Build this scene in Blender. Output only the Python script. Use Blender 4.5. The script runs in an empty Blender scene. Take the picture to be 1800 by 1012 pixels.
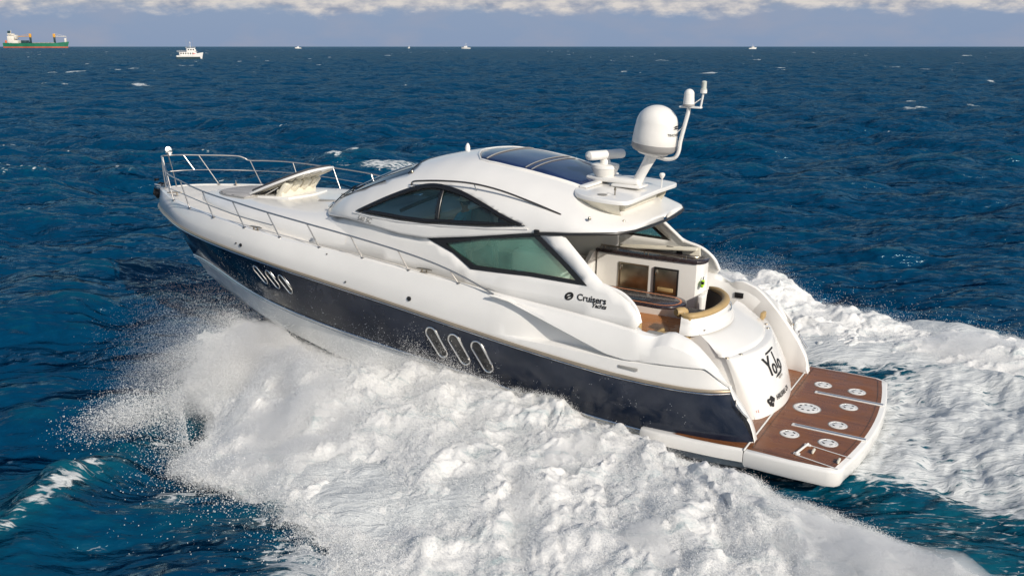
import bpy, bmesh, math, random
import numpy as np
from mathutils import Matrix, Vector
from mathutils.geometry import delaunay_2d_cdt

random.seed(7)
RNG = np.random.default_rng(11)
C = bpy.context.scene.collection
scn = bpy.context.scene

# ------------------------------------------------------------------ camera, sky, sun, exposure
F_PX = 1662.59
cd = bpy.data.cameras.new('camera'); cam = bpy.data.objects.new('camera', cd); C.objects.link(cam)
cd.sensor_width = 36.0; cd.lens = F_PX / 1800 * 36; cd.clip_start = 0.1; cd.clip_end = 60000
CAM_H = 6.35
cam.location = (0, 0, CAM_H)
cam.rotation_euler = (math.pi/2 - math.atan2(424.0, F_PX), 0, 0)
scn.camera = cam

SUN_AZ = math.radians(306)      # direction TOWARDS the sun, counter-clockwise from +X
SUN_EL = math.radians(29)
sl = bpy.data.lights.new('sun', 'SUN'); sl.energy = 4.0; sl.angle = math.radians(0.5); sl.color = (1.0, 0.925, 0.82)
so = bpy.data.objects.new('sun', sl); C.objects.link(so)
sdir = Vector((math.cos(SUN_AZ)*math.cos(SUN_EL), math.sin(SUN_AZ)*math.cos(SUN_EL), math.sin(SUN_EL)))
so.rotation_euler = sdir.to_track_quat('Z', 'Y').to_euler()

world = bpy.data.worlds.new('World'); scn.world = world; world.use_nodes = True
nt = world.node_tree; nt.nodes.clear()
def N(t, typ, **kw):
    n = t.nodes.new(typ)
    for k, v in kw.items():
        if k.startswith('i_'):
            n.inputs[k[2:].replace('_', ' ')].default_value = v
        else: setattr(n, k, v)
    return n
def build_world():
    L = nt.links.new
    out = N(nt, 'ShaderNodeOutputWorld'); bg = N(nt, 'ShaderNodeBackground'); bg.inputs[1].default_value = 0.10
    sky = N(nt, 'ShaderNodeTexSky'); sky.sky_type = 'NISHITA'; sky.sun_disc = False
    sky.sun_elevation = SUN_EL; sky.sun_rotation = math.radians(90) - SUN_AZ
    sky.air_density = 1.2; sky.dust_density = 1.5; sky.ozone_density = 2.0
    tc = N(nt, 'ShaderNodeTexCoord'); sep = N(nt, 'ShaderNodeSeparateXYZ'); L(tc.outputs['Generated'], sep.inputs[0])
    # cloud coordinates: azimuth-like x,y with height stretched
    mp = N(nt, 'ShaderNodeMapping'); mp.inputs['Scale'].default_value = (1, 1, 2.6); L(tc.outputs['Generated'], mp.inputs[0])
    n1 = N(nt, 'ShaderNodeTexNoise', noise_dimensions='3D'); n1.inputs['Scale'].default_value = 9.0; n1.inputs['Detail'].default_value = 9; n1.inputs['Roughness'].default_value = 0.58
    L(mp.outputs[0], n1.inputs[0])
    n2 = N(nt, 'ShaderNodeTexNoise'); n2.inputs['Scale'].default_value = 34; n2.inputs['Detail'].default_value = 8; n2.inputs['Roughness'].default_value = 0.6
    L(mp.outputs[0], n2.inputs[0])
    # cloud base height: wavy line about 1.9 degrees up
    def math_(op, a, b=None, c=None, clamp=False):
        m = N(nt, 'ShaderNodeMath', operation=op); m.use_clamp = clamp
        for i, v in enumerate((a, b, c)):
            if v is None: continue
            if isinstance(v, (int, float)): m.inputs[i].default_value = v
            else: L(v, m.inputs[i])
        return m.outputs[0]
    z = sep.outputs[2]
    zz = math_('ADD', z, math_('MULTIPLY', math_('SUBTRACT', n1.outputs[0], 0.5), 0.050))
    zz = math_('ADD', zz, math_('MULTIPLY', math_('SUBTRACT', n2.outputs[0], 0.5), 0.022))
    up = N(nt, 'ShaderNodeMapRange', interpolation_type='SMOOTHSTEP'); up.inputs[1].default_value = 0.028; up.inputs[2].default_value = 0.041; L(zz, up.inputs[0])
    high = N(nt, 'ShaderNodeMapRange'); high.inputs[1].default_value = 0.40; high.inputs[2].default_value = 0.10; L(z, high.inputs[0])
    pat = N(nt, 'ShaderNodeMapRange', interpolation_type='SMOOTHSTEP'); pat.inputs[1].default_value = 0.40; pat.inputs[2].default_value = 0.56; L(n1.outputs[0], pat.inputs[0])
    # above 0.12 the deck of cloud breaks into patches
    low = N(nt, 'ShaderNodeMapRange'); low.inputs[1].default_value = 0.05; low.inputs[2].default_value = 0.16; L(z, low.inputs[0])
    cover = math_('ADD', math_('MULTIPLY', math_('SUBTRACT', 1.0, low.outputs[0]), 1.0), math_('MULTIPLY', math_('MULTIPLY', pat.outputs[0], .35), low.outputs[0]))
    cm = math_('MULTIPLY', math_('MULTIPLY', up.outputs[0], cover), math_('ADD', math_('MULTIPLY', high.outputs[0], 0.85), 0.15), clamp=True)
    cr = N(nt, 'ShaderNodeValToRGB'); L(n2.outputs[0], cr.inputs[0])
    cr.color_ramp.elements[0].position = 0.34; cr.color_ramp.elements[0].color = (2.9, 3.3, 4.3, 1)
    cr.color_ramp.elements[1].position = 0.60; cr.color_ramp.elements[1].color = (6.9, 6.5, 6.2, 1)
    # haze band near the horizon (blue-grey far cloud)
    hz = N(nt, 'ShaderNodeMapRange', interpolation_type='SMOOTHSTEP'); hz.inputs[1].default_value = 0.085; hz.inputs[2].default_value = 0.03; L(z, hz.inputs[0])
    mixh = N(nt, 'ShaderNodeMix', data_type='RGBA'); L(math_('MULTIPLY', hz.outputs[0], 0.93), mixh.inputs[0]); L(sky.outputs[0], mixh.inputs[6]); mixh.inputs[7].default_value = (2.5, 3.35, 5.0, 1)
    n3 = N(nt, 'ShaderNodeTexNoise'); n3.inputs['Scale'].default_value = 14; n3.inputs['Detail'].default_value = 6; L(mp.outputs[0], n3.inputs[0])
    r3 = N(nt, 'ShaderNodeMapRange'); r3.inputs[1].default_value = 0.45; r3.inputs[2].default_value = 0.75; r3.inputs[4].default_value = 0.45; L(n3.outputs[0], r3.inputs[0])
    mixs = N(nt, 'ShaderNodeMix', data_type='RGBA'); L(math_('MULTIPLY', r3.outputs[0], hz.outputs[0]), mixs.inputs[0]); L(mixh.outputs[2], mixs.inputs[6]); mixs.inputs[7].default_value = (3.7, 3.7, 4.4, 1)
    mx = N(nt, 'ShaderNodeMix', data_type='RGBA'); L(cm, mx.inputs[0]); L(mixs.outputs[2], mx.inputs[6]); L(cr.outputs[0], mx.inputs[7])
    L(mx.outputs[2], bg.inputs[0]); L(bg.outputs[0], out.inputs[0])
build_world()
scn.view_settings.view_transform = 'Standard'; scn.view_settings.look = 'None'
scn.view_settings.exposure = 0.0; scn.view_settings.gamma = 1.0
scn.render.engine = 'CYCLES'
scn.cycles.max_bounces = 8; scn.cycles.transparent_max_bounces = 16
scn.cycles.caustics_reflective = False; scn.cycles.caustics_refractive = False
try: scn.cycles.use_denoising = True
except Exception: pass

# ------------------------------------------------------------------ materials
MATS = {}
def mat(name, col, rough=0.4, metal=0.0, coat=0.0, spec=0.5, bump=None, var=None, trans=0.0, alpha=1.0):
    """Principled material; var=(scale, amount) mottles the colour, bump=(scale, strength)."""
    m = bpy.data.materials.new(name); m.use_nodes = True; t = m.node_tree; p = t.nodes['Principled BSDF']
    p.inputs['Base Color'].default_value = (*col, 1); p.inputs['Roughness'].default_value = rough
    p.inputs['Metallic'].default_value = metal; p.inputs['Coat Weight'].default_value = coat; p.inputs['Coat Roughness'].default_value = 0.06
    p.inputs['Specular IOR Level'].default_value = spec
    tc = None
    if var or bump: tc = N(t, 'ShaderNodeTexCoord')
    if var:
        n = N(t, 'ShaderNodeTexNoise'); n.inputs['Scale'].default_value = var[0]; n.inputs['Detail'].default_value = 5; t.links.new(tc.outputs['Object'], n.inputs[0])
        mr = N(t, 'ShaderNodeMapRange'); mr.inputs[1].default_value = .3; mr.inputs[2].default_value = .7; mr.inputs[3].default_value = 1 - var[1]; mr.inputs[4].default_value = 1 + var[1]; t.links.new(n.outputs[0], mr.inputs[0])
        mx = N(t, 'ShaderNodeMix', data_type='RGBA', blend_type='MULTIPLY'); mx.inputs[0].default_value = 1; mx.inputs[6].default_value = (*col, 1); t.links.new(mr.outputs[0], mx.inputs[7]); t.links.new(mx.outputs[2], p.inputs['Base Color'])
        rr = N(t, 'ShaderNodeMapRange'); rr.inputs[3].default_value = rough*0.75; rr.inputs[4].default_value = min(1, rough*1.35); t.links.new(n.outputs[0], rr.inputs[0]); t.links.new(rr.outputs[0], p.inputs['Roughness'])
    if bump:
        n = N(t, 'ShaderNodeTexNoise'); n.inputs['Scale'].default_value = bump[0]; n.inputs['Detail'].default_value = 3; t.links.new(tc.outputs['Object'], n.inputs[0])
        b = N(t, 'ShaderNodeBump'); b.inputs['Strength'].default_value = bump[1]; b.inputs['Distance'].default_value = 0.01; t.links.new(n.outputs[0], b.inputs['Height']); t.links.new(b.outputs[0], p.inputs['Normal'])
    MATS[name] = m
    return m
GEL = mat('white_gelcoat', (0.775, 0.76, 0.73), 0.22, coat=0.4, var=(1.3, 0.035))
GELN = mat('non_skid_white', (0.74, 0.71, 0.66), 0.6, bump=(260, 0.35), var=(3, 0.03))
BOT = mat('white_bottom_paint', (0.80, 0.81, 0.80), 0.3, var=(2.0, 0.06))
STEEL = mat('polished_steel', (0.78, 0.77, 0.75), 0.14, metal=1.0)
BRUSH = mat('brushed_steel', (0.42, 0.36, 0.28), 0.3, metal=1.0, var=(6, .15))
BLACK = mat('black_rubber', (0.012, 0.012, 0.013), 0.4, var=(8, .2))
FRAME = mat('black_window_frame', (0.012, 0.012, 0.013), 0.25)
DKVINYL = mat('dark_brown_vinyl', (0.05, 0.042, 0.036), 0.55, bump=(90, .3))
TANV = mat('tan_vinyl', (0.42, 0.29, 0.13), 0.5, bump=(90, .3), var=(7, .08))
CREAM = mat('cream_vinyl', (0.70, 0.66, 0.55), 0.5, bump=(60, .3), var=(5, .05))
GREYV = mat('grey_trim', (0.30, 0.29, 0.27), 0.4)
DOME = mat('radome_white', (0.80, 0.775, 0.73), 0.3, coat=.2, var=(5, .03))
GREYB = mat('grey_band', (0.30, 0.29, 0.28), 0.5)
INK = mat('black_lettering', (0.015, 0.013, 0.012), 0.4)
LIME = mat('lime_plastic', (0.42, 0.75, 0.03), 0.4)
WALN = mat('dark_walnut', (0.030, 0.020, 0.022), 0.25, coat=.5, var=(20, .3))
ORNG = mat('orange_inlay', (0.75, 0.24, 0.07), 0.3, coat=.4)
RED = mat('red_mark', (0.5, 0.03, 0.02), 0.5)

def teak(name, base, line, sx, along='x', lw=0.06, rough=.38, wet=.4):
    m = bpy.data.materials.new(name); m.use_nodes = True; t = m.node_tree; p = t.nodes['Principled BSDF']; L = t.links.new
    tc = N(t, 'ShaderNodeTexCoord'); sep = N(t, 'ShaderNodeSeparateXYZ'); L(tc.outputs['Object'], sep.inputs[0])
    ax = sep.outputs[1] if along == 'x' else sep.outputs[0]
    mu = N(t, 'ShaderNodeMath', operation='MULTIPLY'); L(ax, mu.inputs[0]); mu.inputs[1].default_value = 1/sx
    fr = N(t, 'ShaderNodeMath', operation='FRACT'); L(mu.outputs[0], fr.inputs[0])
    lt = N(t, 'ShaderNodeMath', operation='LESS_THAN'); L(fr.outputs[0], lt.inputs[0]); lt.inputs[1].default_value = lw
    fl = N(t, 'ShaderNodeMath', operation='FLOOR'); L(mu.outputs[0], fl.inputs[0])
    wn = N(t, 'ShaderNodeTexWhiteNoise', noise_dimensions='1D'); L(fl.outputs[0], wn.inputs['W'])
    mp = N(t, 'ShaderNodeMapping'); mp.inputs['Scale'].default_value = (3, 40, 3) if along == 'x' else (40, 3, 3); L(tc.outputs['Object'], mp.inputs[0])
    ng = N(t, 'ShaderNodeTexNoise'); ng.inputs['Scale'].default_value = 1.0; ng.inputs['Detail'].default_value = 6; L(mp.outputs[0], ng.inputs[0])
    nl = N(t, 'ShaderNodeTexNoise'); nl.inputs['Scale'].default_value = 2.2; nl.inputs['Detail'].default_value = 5; L(tc.outputs['Object'], nl.inputs[0])
    a = N(t, 'ShaderNodeMath', operation='MULTIPLY_ADD'); L(wn.outputs[0], a.inputs[0]); a.inputs[1].default_value = .25; a.inputs[2].default_value = .6
    b = N(t, 'ShaderNodeMath', operation='MULTIPLY_ADD'); L(ng.outputs[0], b.inputs[0]); b.inputs[1].default_value = .5; L(a.outputs[0], b.inputs[2])
    b2 = N(t, 'ShaderNodeMath', operation='MULTIPLY_ADD'); L(nl.outputs[0], b2.inputs[0]); b2.inputs[1].default_value = .55; L(b.outputs[0], b2.inputs[2])
    b3 = N(t, 'ShaderNodeMath', operation='SUBTRACT'); L(b2.outputs[0], b3.inputs[0]); b3.inputs[1].default_value = .27
    mx = N(t, 'ShaderNodeMix', data_type='RGBA', blend_type='MULTIPLY'); mx.inputs[0].default_value = 1; mx.inputs[6].default_value = (*base, 1); L(b3.outputs[0], mx.inputs[7])
    mx2 = N(t, 'ShaderNodeMix', data_type='RGBA'); L(lt.outputs[0], mx2.inputs[0]); L(mx.outputs[2], mx2.inputs[6]); mx2.inputs[7].default_value = (*line, 1)
    L(mx2.outputs[2], p.inputs['Base Color'])
    rr = N(t, 'ShaderNodeMapRange'); rr.inputs[1].default_value = .35; rr.inputs[2].default_value = .65; rr.inputs[3].default_value = rough*wet; rr.inputs[4].default_value = rough*1.3; L(nl.outputs[0], rr.inputs[0]); L(rr.outputs[0], p.inputs['Roughness'])
    return m
TEAK = teak('wet_teak', (0.215, 0.078, 0.026), (0.05, 0.02, 0.010), 0.052)
TEAKC = teak('cockpit_teak', (0.42, 0.17, 0.05), (0.06, 0.03, 0.02), 0.055)
PADM = teak('grooved_white_pad', (0.52, 0.49, 0.46), (0.13, 0.12, 0.12), 0.105, lw=.2, rough=.6, wet=1)

def navy_mat():
    m = bpy.data.materials.new('navy_gelcoat'); m.use_nodes = True; t = m.node_tree; p = t.nodes['Principled BSDF']; L = t.links.new
    tc = N(t, 'ShaderNodeTexCoord')
    n = N(t, 'ShaderNodeTexNoise'); n.inputs['Scale'].default_value = 1.6; n.inputs['Detail'].default_value = 7; n.inputs['Roughness'].default_value = .6; L(tc.outputs['Object'], n.inputs[0])
    r = N(t, 'ShaderNodeMapRange'); r.inputs[1].default_value = .35; r.inputs[2].default_value = .7; r.inputs[3].default_value = .10; r.inputs[4].default_value = .30; L(n.outputs[0], r.inputs[0]); L(r.outputs[0], p.inputs['Roughness'])
    # dried spray and droplets on the gelcoat
    v = N(t, 'ShaderNodeTexVoronoi'); v.inputs['Scale'].default_value = 26; L(tc.outputs['Object'], v.inputs[0])
    lt = N(t, 'ShaderNodeMath', operation='LESS_THAN'); L(v.outputs['Distance'], lt.inputs[0]); lt.inputs[1].default_value = .13
    n2 = N(t, 'ShaderNodeTexNoise'); n2.inputs['Scale'].default_value = 2.1; n2.inputs['Detail'].default_value = 2; L(tc.outputs['Object'], n2.inputs[0])
    g = N(t, 'ShaderNodeMath', operation='GREATER_THAN'); L(n2.outputs[0], g.inputs[0]); g.inputs[1].default_value = .60
    mu = N(t, 'ShaderNodeMath', operation='MULTIPLY'); L(lt.outputs[0], mu.inputs[0]); L(g.outputs[0], mu.inputs[1])
    mr = N(t, 'ShaderNodeMapRange'); mr.inputs[1].default_value = .42; mr.inputs[2].default_value = .8; mr.inputs[4].default_value = .3; L(n.outputs[0], mr.inputs[0])
    mx = N(t, 'ShaderNodeMix', data_type='RGBA'); L(mr.outputs[0], mx.inputs[0]); mx.inputs[6].default_value = (0.007, 0.013, 0.028, 1); mx.inputs[7].default_value = (0.075, 0.085, 0.115, 1)
    mx2 = N(t, 'ShaderNodeMix', data_type='RGBA'); L(mu.outputs[0], mx2.inputs[0]); L(mx.outputs[2], mx2.inputs[6]); mx2.inputs[7].default_value = (0.5, 0.52, 0.55, 1)
    L(mx2.outputs[2], p.inputs['Base Color']); p.inputs['Coat Weight'].default_value = .22; p.inputs['Coat Roughness'].default_value = .04; p.inputs['Specular IOR Level'].default_value = .38
    return m
NAVY = navy_mat()

def glass(name, tint, refl=1.0, lit_cabin=None, amt=0.0):
    m = bpy.data.materials.new(name); m.use_nodes = True; t = m.node_tree; t.nodes.clear(); L = t.links.new
    o = N(t, 'ShaderNodeOutputMaterial'); tr = N(t, 'ShaderNodeBsdfTransparent'); tr.inputs[0].default_value = (*tint, 1)
    gl = N(t, 'ShaderNodeBsdfGlossy'); gl.inputs['Roughness'].default_value = .02; gl.inputs[0].default_value = (1, 1, 1, 1)
    fr = N(t, 'ShaderNodeFresnel'); fr.inputs[0].default_value = 1.5
    mu = N(t, 'ShaderNodeMath', operation='MULTIPLY', use_clamp=True); L(fr.outputs[0], mu.inputs[0]); mu.inputs[1].default_value = refl
    base = tr
    if lit_cabin:
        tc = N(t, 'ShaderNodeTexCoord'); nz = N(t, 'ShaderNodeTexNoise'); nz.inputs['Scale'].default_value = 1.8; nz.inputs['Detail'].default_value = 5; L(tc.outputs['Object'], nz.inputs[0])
        df = N(t, 'ShaderNodeBsdfDiffuse'); df.inputs[0].default_value = (*lit_cabin, 1); fa = N(t, 'ShaderNodeMath', operation='MULTIPLY'); L(nz.outputs[0], fa.inputs[0]); fa.inputs[1].default_value = amt*2  # diffuse colour mixed into the pane stands in for a sunlit cabin behind it
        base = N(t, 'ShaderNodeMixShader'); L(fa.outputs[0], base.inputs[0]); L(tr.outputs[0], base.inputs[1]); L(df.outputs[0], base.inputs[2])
    mx = N(t, 'ShaderNodeMixShader'); L(mu.outputs[0], mx.inputs[0]); L(base.outputs[0], mx.inputs[1]); L(gl.outputs[0], mx.inputs[2]); L(mx.outputs[0], o.inputs[0])
    return m
GLASS_T = glass('teal_tinted_glass', (0.66, 0.86, 0.86), 1.2, (.10, .30, .33), .05)
GLASS_G = glass('green_tinted_glass', (0.76, 1.0, 0.90), 1.0, (.36, .86, .68), .17)  # pale mint layer: cabin brightness painted into the glass
GLASS_W = glass('windscreen_glass', (0.45, 0.60, 0.64), 1.3)
GLASS_R = mat('blue_sunroof_glass', (0.012, 0.026, 0.080), 0.10, coat=.4, spec=.6, var=(1.2, .3))
GLASS_P = mat('porthole_glass', (0.006, 0.007, 0.009), 0.05, coat=.6)

# ------------------------------------------------------------------ mesh helpers
def obj(name, verts, faces, m, parent=None, smooth=True, label=None):
    me = bpy.data.meshes.new(name); me.from_pydata([tuple(map(float, v)) for v in verts], [], [tuple(f) for f in faces]); me.validate()
    if m: me.materials.append(m)
    bm = bmesh.new(); bm.from_mesh(me); bmesh.ops.recalc_face_normals(bm, faces=bm.faces); bm.to_mesh(me); bm.free()
    if smooth: me.polygons.foreach_set('use_smooth', [True]*len(me.polygons))
    o = bpy.data.objects.new(name, me); C.objects.link(o)
    if parent is not None: o.parent = parent
    if label: o['label'] = label
    return o
def sharp(o, ang=40):
    me = o.data; bm = bmesh.new(); bm.from_mesh(me)
    for e in bm.edges:
        if len(e.link_faces) == 2 and e.calc_face_angle(0) > math.radians(ang): e.smooth = False
    bm.to_mesh(me); bm.free(); return o
class MB:
    """collects shapes that belong to ONE mesh"""
    def __init__(s): s.v = []; s.f = []
    def add(s, v, f):
        n = len(s.v); s.v += [tuple(map(float, p)) for p in v]; s.f += [tuple(i+n for i in q) for q in f]; return s
    def build(s, name, m, parent=None, smooth=True, sh=40, label=None):
        o = obj(name, s.v, s.f, m, parent, smooth, label)
        if smooth: sharp(o, sh)
        return o
def grid(rows, close=False, caps=False):
    v = [p for r in rows for p in r]; n = len(rows[0]); f = []
    for i in range(len(rows)-1):
        for j in range(n-1 if not close else n):
            a = i*n+j; b = i*n+(j+1) % n; f.append((a, b, b+n, a+n))
    if caps and close:
        f.append(tuple(range(n))); f.append(tuple(range((len(rows)-1)*n, len(rows)*n)))
    return v, f
def mirrored(vf):
    v, f = vf; return [(x, -y, z) for x, y, z in v], [tuple(reversed(q)) for q in f]
def both(mb, vf): mb.add(*vf); mb.add(*mirrored(vf)); return mb
def pair(name, vfs, m, parent=None, sh=40):
    for k in (0, 1):
        mb = MB()
        for vf in vfs: mb.add(*(mirrored(vf) if k else vf))
        o = mb.build(name, m, parent, sh=sh)
    return o
def tube(pts, r, n=8, caps=True):
    P = [Vector(p) for p in pts]; rows = []
    rr = r if hasattr(r, '__len__') else [r]*len(P)
    for i, p in enumerate(P):
        t = (P[min(i+1, len(P)-1)] - P[max(i-1, 0)]).normalized()
        a = Vector((0, 0, 1)) if abs(t.z) < .93 else Vector((1, 0, 0))
        u = t.cross(a).normalized(); w = t.cross(u)
        rows.append([tuple(p + (u*math.cos(2*math.pi*k/n) + w*math.sin(2*math.pi*k/n))*rr[i]) for k in range(n)])
    return grid(rows, True, caps)
def lathe(prof, c=(0, 0, 0), n=28, axis=None):
    rows = [[(r*math.cos(2*math.pi*k/n), r*math.sin(2*math.pi*k/n), z) for k in range(n)] for r, z in prof]
    v, f = grid(rows, True, True)
    M = Matrix.Translation(c)
    if axis is not None: M = M @ Vector(axis).to_track_quat('Z', 'Y').to_matrix().to_4x4()
    return [tuple(M @ Vector(p)) for p in v], f
def rbox(c, s, r=.02, seg=2, rot=None):
    bm = bmesh.new(); bmesh.ops.create_cube(bm, size=1)
    for v in bm.verts: v.co = Vector((v.co.x*s[0], v.co.y*s[1], v.co.z*s[2]))
    if r > 0: bmesh.ops.bevel(bm, geom=list(bm.edges), offset=min(r, min(s)*.45), segments=seg, profile=.5, affect='EDGES')
    M = Matrix.Translation(c)
    if rot is not None: M = M @ rot
    v = [tuple(M @ q.co) for q in bm.verts]; bm.verts.index_update(); f = [tuple(q.index for q in g.verts) for g in bm.faces]; bm.free(); return v, f
def prism(poly, z0, z1, bev=0.0, fn=None):
    """plan polygon (x,y) extruded z0..z1, optional top bevel; fn maps point"""
    n = len(poly); cx = sum(p[0] for p in poly)/n; cy = sum(p[1] for p in poly)/n
    rows = [[(x, y, z0) for x, y in poly], [(x, y, z1-bev) for x, y in poly]]
    if bev:
        for k in (1, 2, 3):
            a = math.pi/2*k/3; d = bev*(1-math.cos(a)); q = inset(poly, d)
            rows.append([(x, y, z1-bev+bev*math.sin(a)) for x, y in q])
    v, f = grid(rows, True, True)
    if fn: v = [fn(*p) for p in v]
    return v, f
def inset(poly, d):
    n = len(poly); A = sum(poly[i][0]*poly[(i+1) % n][1]-poly[(i+1) % n][0]*poly[i][1] for i in range(n)); s = 1 if A > 0 else -1
    out = []
    for i in range(n):
        p0 = Vector(poly[i-1][:2]); p = Vector(poly[i][:2]); p1 = Vector(poly[(i+1) % n][:2])
        a = (p-p0).normalized(); b = (p1-p).normalized()
        na = Vector((-a.y, a.x))*s; nb = Vector((-b.y, b.x))*s; m = (na+nb)
        if m.length < 1e-6: m = na
        m.normalize(); k = d/max(.35, m.dot(na)); out.append((p.x+m.x*k, p.y+m.y*k))
    return out
def densify(poly, step):
    out = []
    for i in range(len(poly)):
        a = Vector(poly[i]); b = Vector(poly[(i+1) % len(poly)]); n = max(1, int((b-a).length/step+.5))
        for k in range(n): q = a.lerp(b, k/n); out.append((q.x, q.y))
    return out
def inside(poly, x, y):
    c = False; n = len(poly); j = n-1
    for i in range(n):
        xi, yi = poly[i]; xj, yj = poly[j]
        if (yi > y) != (yj > y) and x < (xj-xi)*(y-yi)/(yj-yi+1e-12)+xi: c = not c
        j = i
    return c
def patch(outer, holes, step, fn):
    """triangulate a 2D region with holes on an inner grid, then map each point with fn(a,b)->xyz"""
    outer = densify(outer, step); holes = [densify(h, step) for h in holes]
    pts = []; edges = []
    for lp in [outer]+holes:
        n0 = len(pts); pts += lp; edges += [(n0+i, n0+(i+1) % len(lp)) for i in range(len(lp))]
    bl = list(pts); xs = [p[0] for p in outer]; ys = [p[1] for p in outer]
    arr = np.array(bl); g = []
    nx = int((max(xs)-min(xs))/step); ny = int((max(ys)-min(ys))/step)
    for i in range(1, nx+1):
        for j in range(1, ny+1):
            x = min(xs)+i*step; y = min(ys)+j*step
            if inside(outer, x, y) and not any(inside(h, x, y) for h in holes) and np.min((arr[:, 0]-x)**2+(arr[:, 1]-y)**2) > (step*.55)**2: g.append((x, y))
    r = delaunay_2d_cdt([Vector(p) for p in pts+g], edges, [], 0, 1e-5)
    V, Fc = r[0], r[2]; f = []
    for t in Fc:
        cx = sum(V[i].x for i in t)/len(t); cy = sum(V[i].y for i in t)/len(t)
        if inside(outer, cx, cy) and not any(inside(h, cx, cy) for h in holes): f.append(tuple(t))
    used = sorted({i for t in f for i in t}); mp = {k: i for i, k in enumerate(used)}
    return [fn(V[k].x, V[k].y) for k in used], [tuple(mp[i] for i in t) for t in f]
def thick(o, t, off=-1):
    m = o.modifiers.new('solid', 'SOLIDIFY'); m.thickness = t; m.offset = off; return o
def crom(pts, n=6, closed=False):
    P = [np.array(p, float) for p in pts]; out = []; m = len(P)
    for i in range(m if closed else m-1):
        if closed: p0, p1, p2, p3 = P[i-1], P[i], P[(i+1) % m], P[(i+2) % m]
        else: p0, p1, p2, p3 = P[max(i-1, 0)], P[i], P[i+1], P[min(i+2, m-1)]
        for k in range(n):
            t = k/n; out.append(.5*((2*p1)+(-p0+p2)*t+(2*p0-5*p1+4*p2-p3)*t*t+(-p0+3*p1-3*p2+p3)*t**3))
    if not closed: out.append(P[-1])
    return [tuple(map(float, q)) for q in out]
def text(name, s, size, fn, m, parent, thickness=0.003, shear=0, bold=0.0, label=None):
    cu = bpy.data.curves.new(name, 'FONT'); cu.body = s; cu.size = size; cu.offset = bold; cu.shear = shear; cu.resolution_u = 4; cu.align_x = 'CENTER'; cu.align_y = 'CENTER'
    to = bpy.data.objects.new(name, cu); C.objects.link(to); bpy.context.view_layer.update()
    me = bpy.data.meshes.new_from_object(to.evaluated_get(bpy.context.evaluated_depsgraph_get()))
    bpy.data.objects.remove(to); 
    v = [fn(p.co.x, p.co.y) for p in me.vertices]; f = [tuple(p.vertices) for p in me.polygons]
    o = obj(name, v, f, m, parent, smooth=False, label=label); return thick(o, thickness, 1)
def tag(o, label, cat, group=None, kind=None):
    if label: o['label'] = label
    if cat: o['category'] = cat
    if group: o['group'] = group
    if kind: o['kind'] = kind
    return o
def interp(x, tab, k=1): return float(np.interp(x, [t[0] for t in tab], [t[k] for t in tab]))

# ------------------------------------------------------------------ the motor yacht (x forward, y to port, z up from the swim platform)
def rotm(h, p, r):
    return Matrix.Rotation(h, 3, 'Z') @ Matrix.Rotation(-p, 3, 'Y') @ Matrix.Rotation(r, 3, 'X')
YR = rotm(math.radians(150.38), math.radians(1.68), math.radians(-0.58))
YM = Matrix.Translation((4.618, 15.253, -5.926+CAM_H)) @ YR.to_4x4()
Y = bpy.data.objects.new('motor_yacht', None); C.objects.link(Y); Y.matrix_world = YM
tag(Y, 'white and navy sports yacht speeding through spray, the largest boat', 'yacht')

Rl = crom([(.35,1.96,.80),(.65,2.12,.785),(1.2,2.22,.78),(2.2,2.30,.82),(3.6,2.32,.94),(5,2.33,1.10),(6.5,2.33,1.28),(8,2.33,1.45),(9.3,2.32,1.59),(10.5,2.23,1.71),(11.6,2.03,1.80),(12.6,1.70,1.86),(13.5,1.23,1.90),(14.4,.66,1.90),(15.1,0,1.84)], 8)
Bl = crom([(-.05,1.86,.02),(.3,2.02,-.04),(1,2.12,-.09),(2.2,2.18,-.05),(3.6,2.19,.06),(5,2.18,.22),(6.5,2.16,.36),(8,2.06,.46),(9.3,1.86,.54),(10.5,1.56,.61),(11.5,1.17,.65),(12.3,.80,.67),(13.0,.48,.69),(13.6,.20,.69),(14.12,0,.68)], 8)
Cl = crom([(-.0,1.75,-.5),(.4,1.85,-.5),(1.2,1.9,-.5),(2.4,1.92,-.46),(3.6,1.92,-.42),(5,2.02,-.37),(6.5,1.99,-.3),(8,1.86,-.20),(9.2,1.67,-.08),(10.3,1.38,.01),(11.2,1.05,.08),(12,.70,.14),(12.7,.40,.20),(13.2,.15,.24),(13.72,0,.28)], 8)
Kl = crom([(0,0,-1.0),(.4,0,-1.02),(1.2,0,-1.05),(2.4,0,-1.08),(3.6,0,-1.1),(5,0,-1.1),(6.5,0,-1.1),(8,0,-1.08),(9.3,0,-1.02),(10.3,0,-.92),(11.2,0,-.75),(12,0,-.5),(12.7,0,-.22),(13.2,0,.02),(13.72,0,.28)], 8)
def lerp(a, b, t): return tuple(a[i]+(b[i]-a[i])*t for i in range(3))
def band_pt(r, b, w):
    p = lerp(r, b, w); return (p[0], p[1]+.035*math.sin(math.pi*w)*min(1, p[1]/.6), p[2])
def band_y(x, z):
    best = None
    for k in range(len(Rl)-1):
        def at(i):
            w = (z-Rl[i][2])/(Bl[i][2]-Rl[i][2]); p = band_pt(Rl[i], Bl[i], min(1, max(0, w))); return p
        a, b = at(k), at(k+1)
        if a[0] <= x <= b[0]:
            t = (x-a[0])/(b[0]-a[0]+1e-9); return a[1]+(b[1]-a[1])*t
    return 2.2
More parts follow.
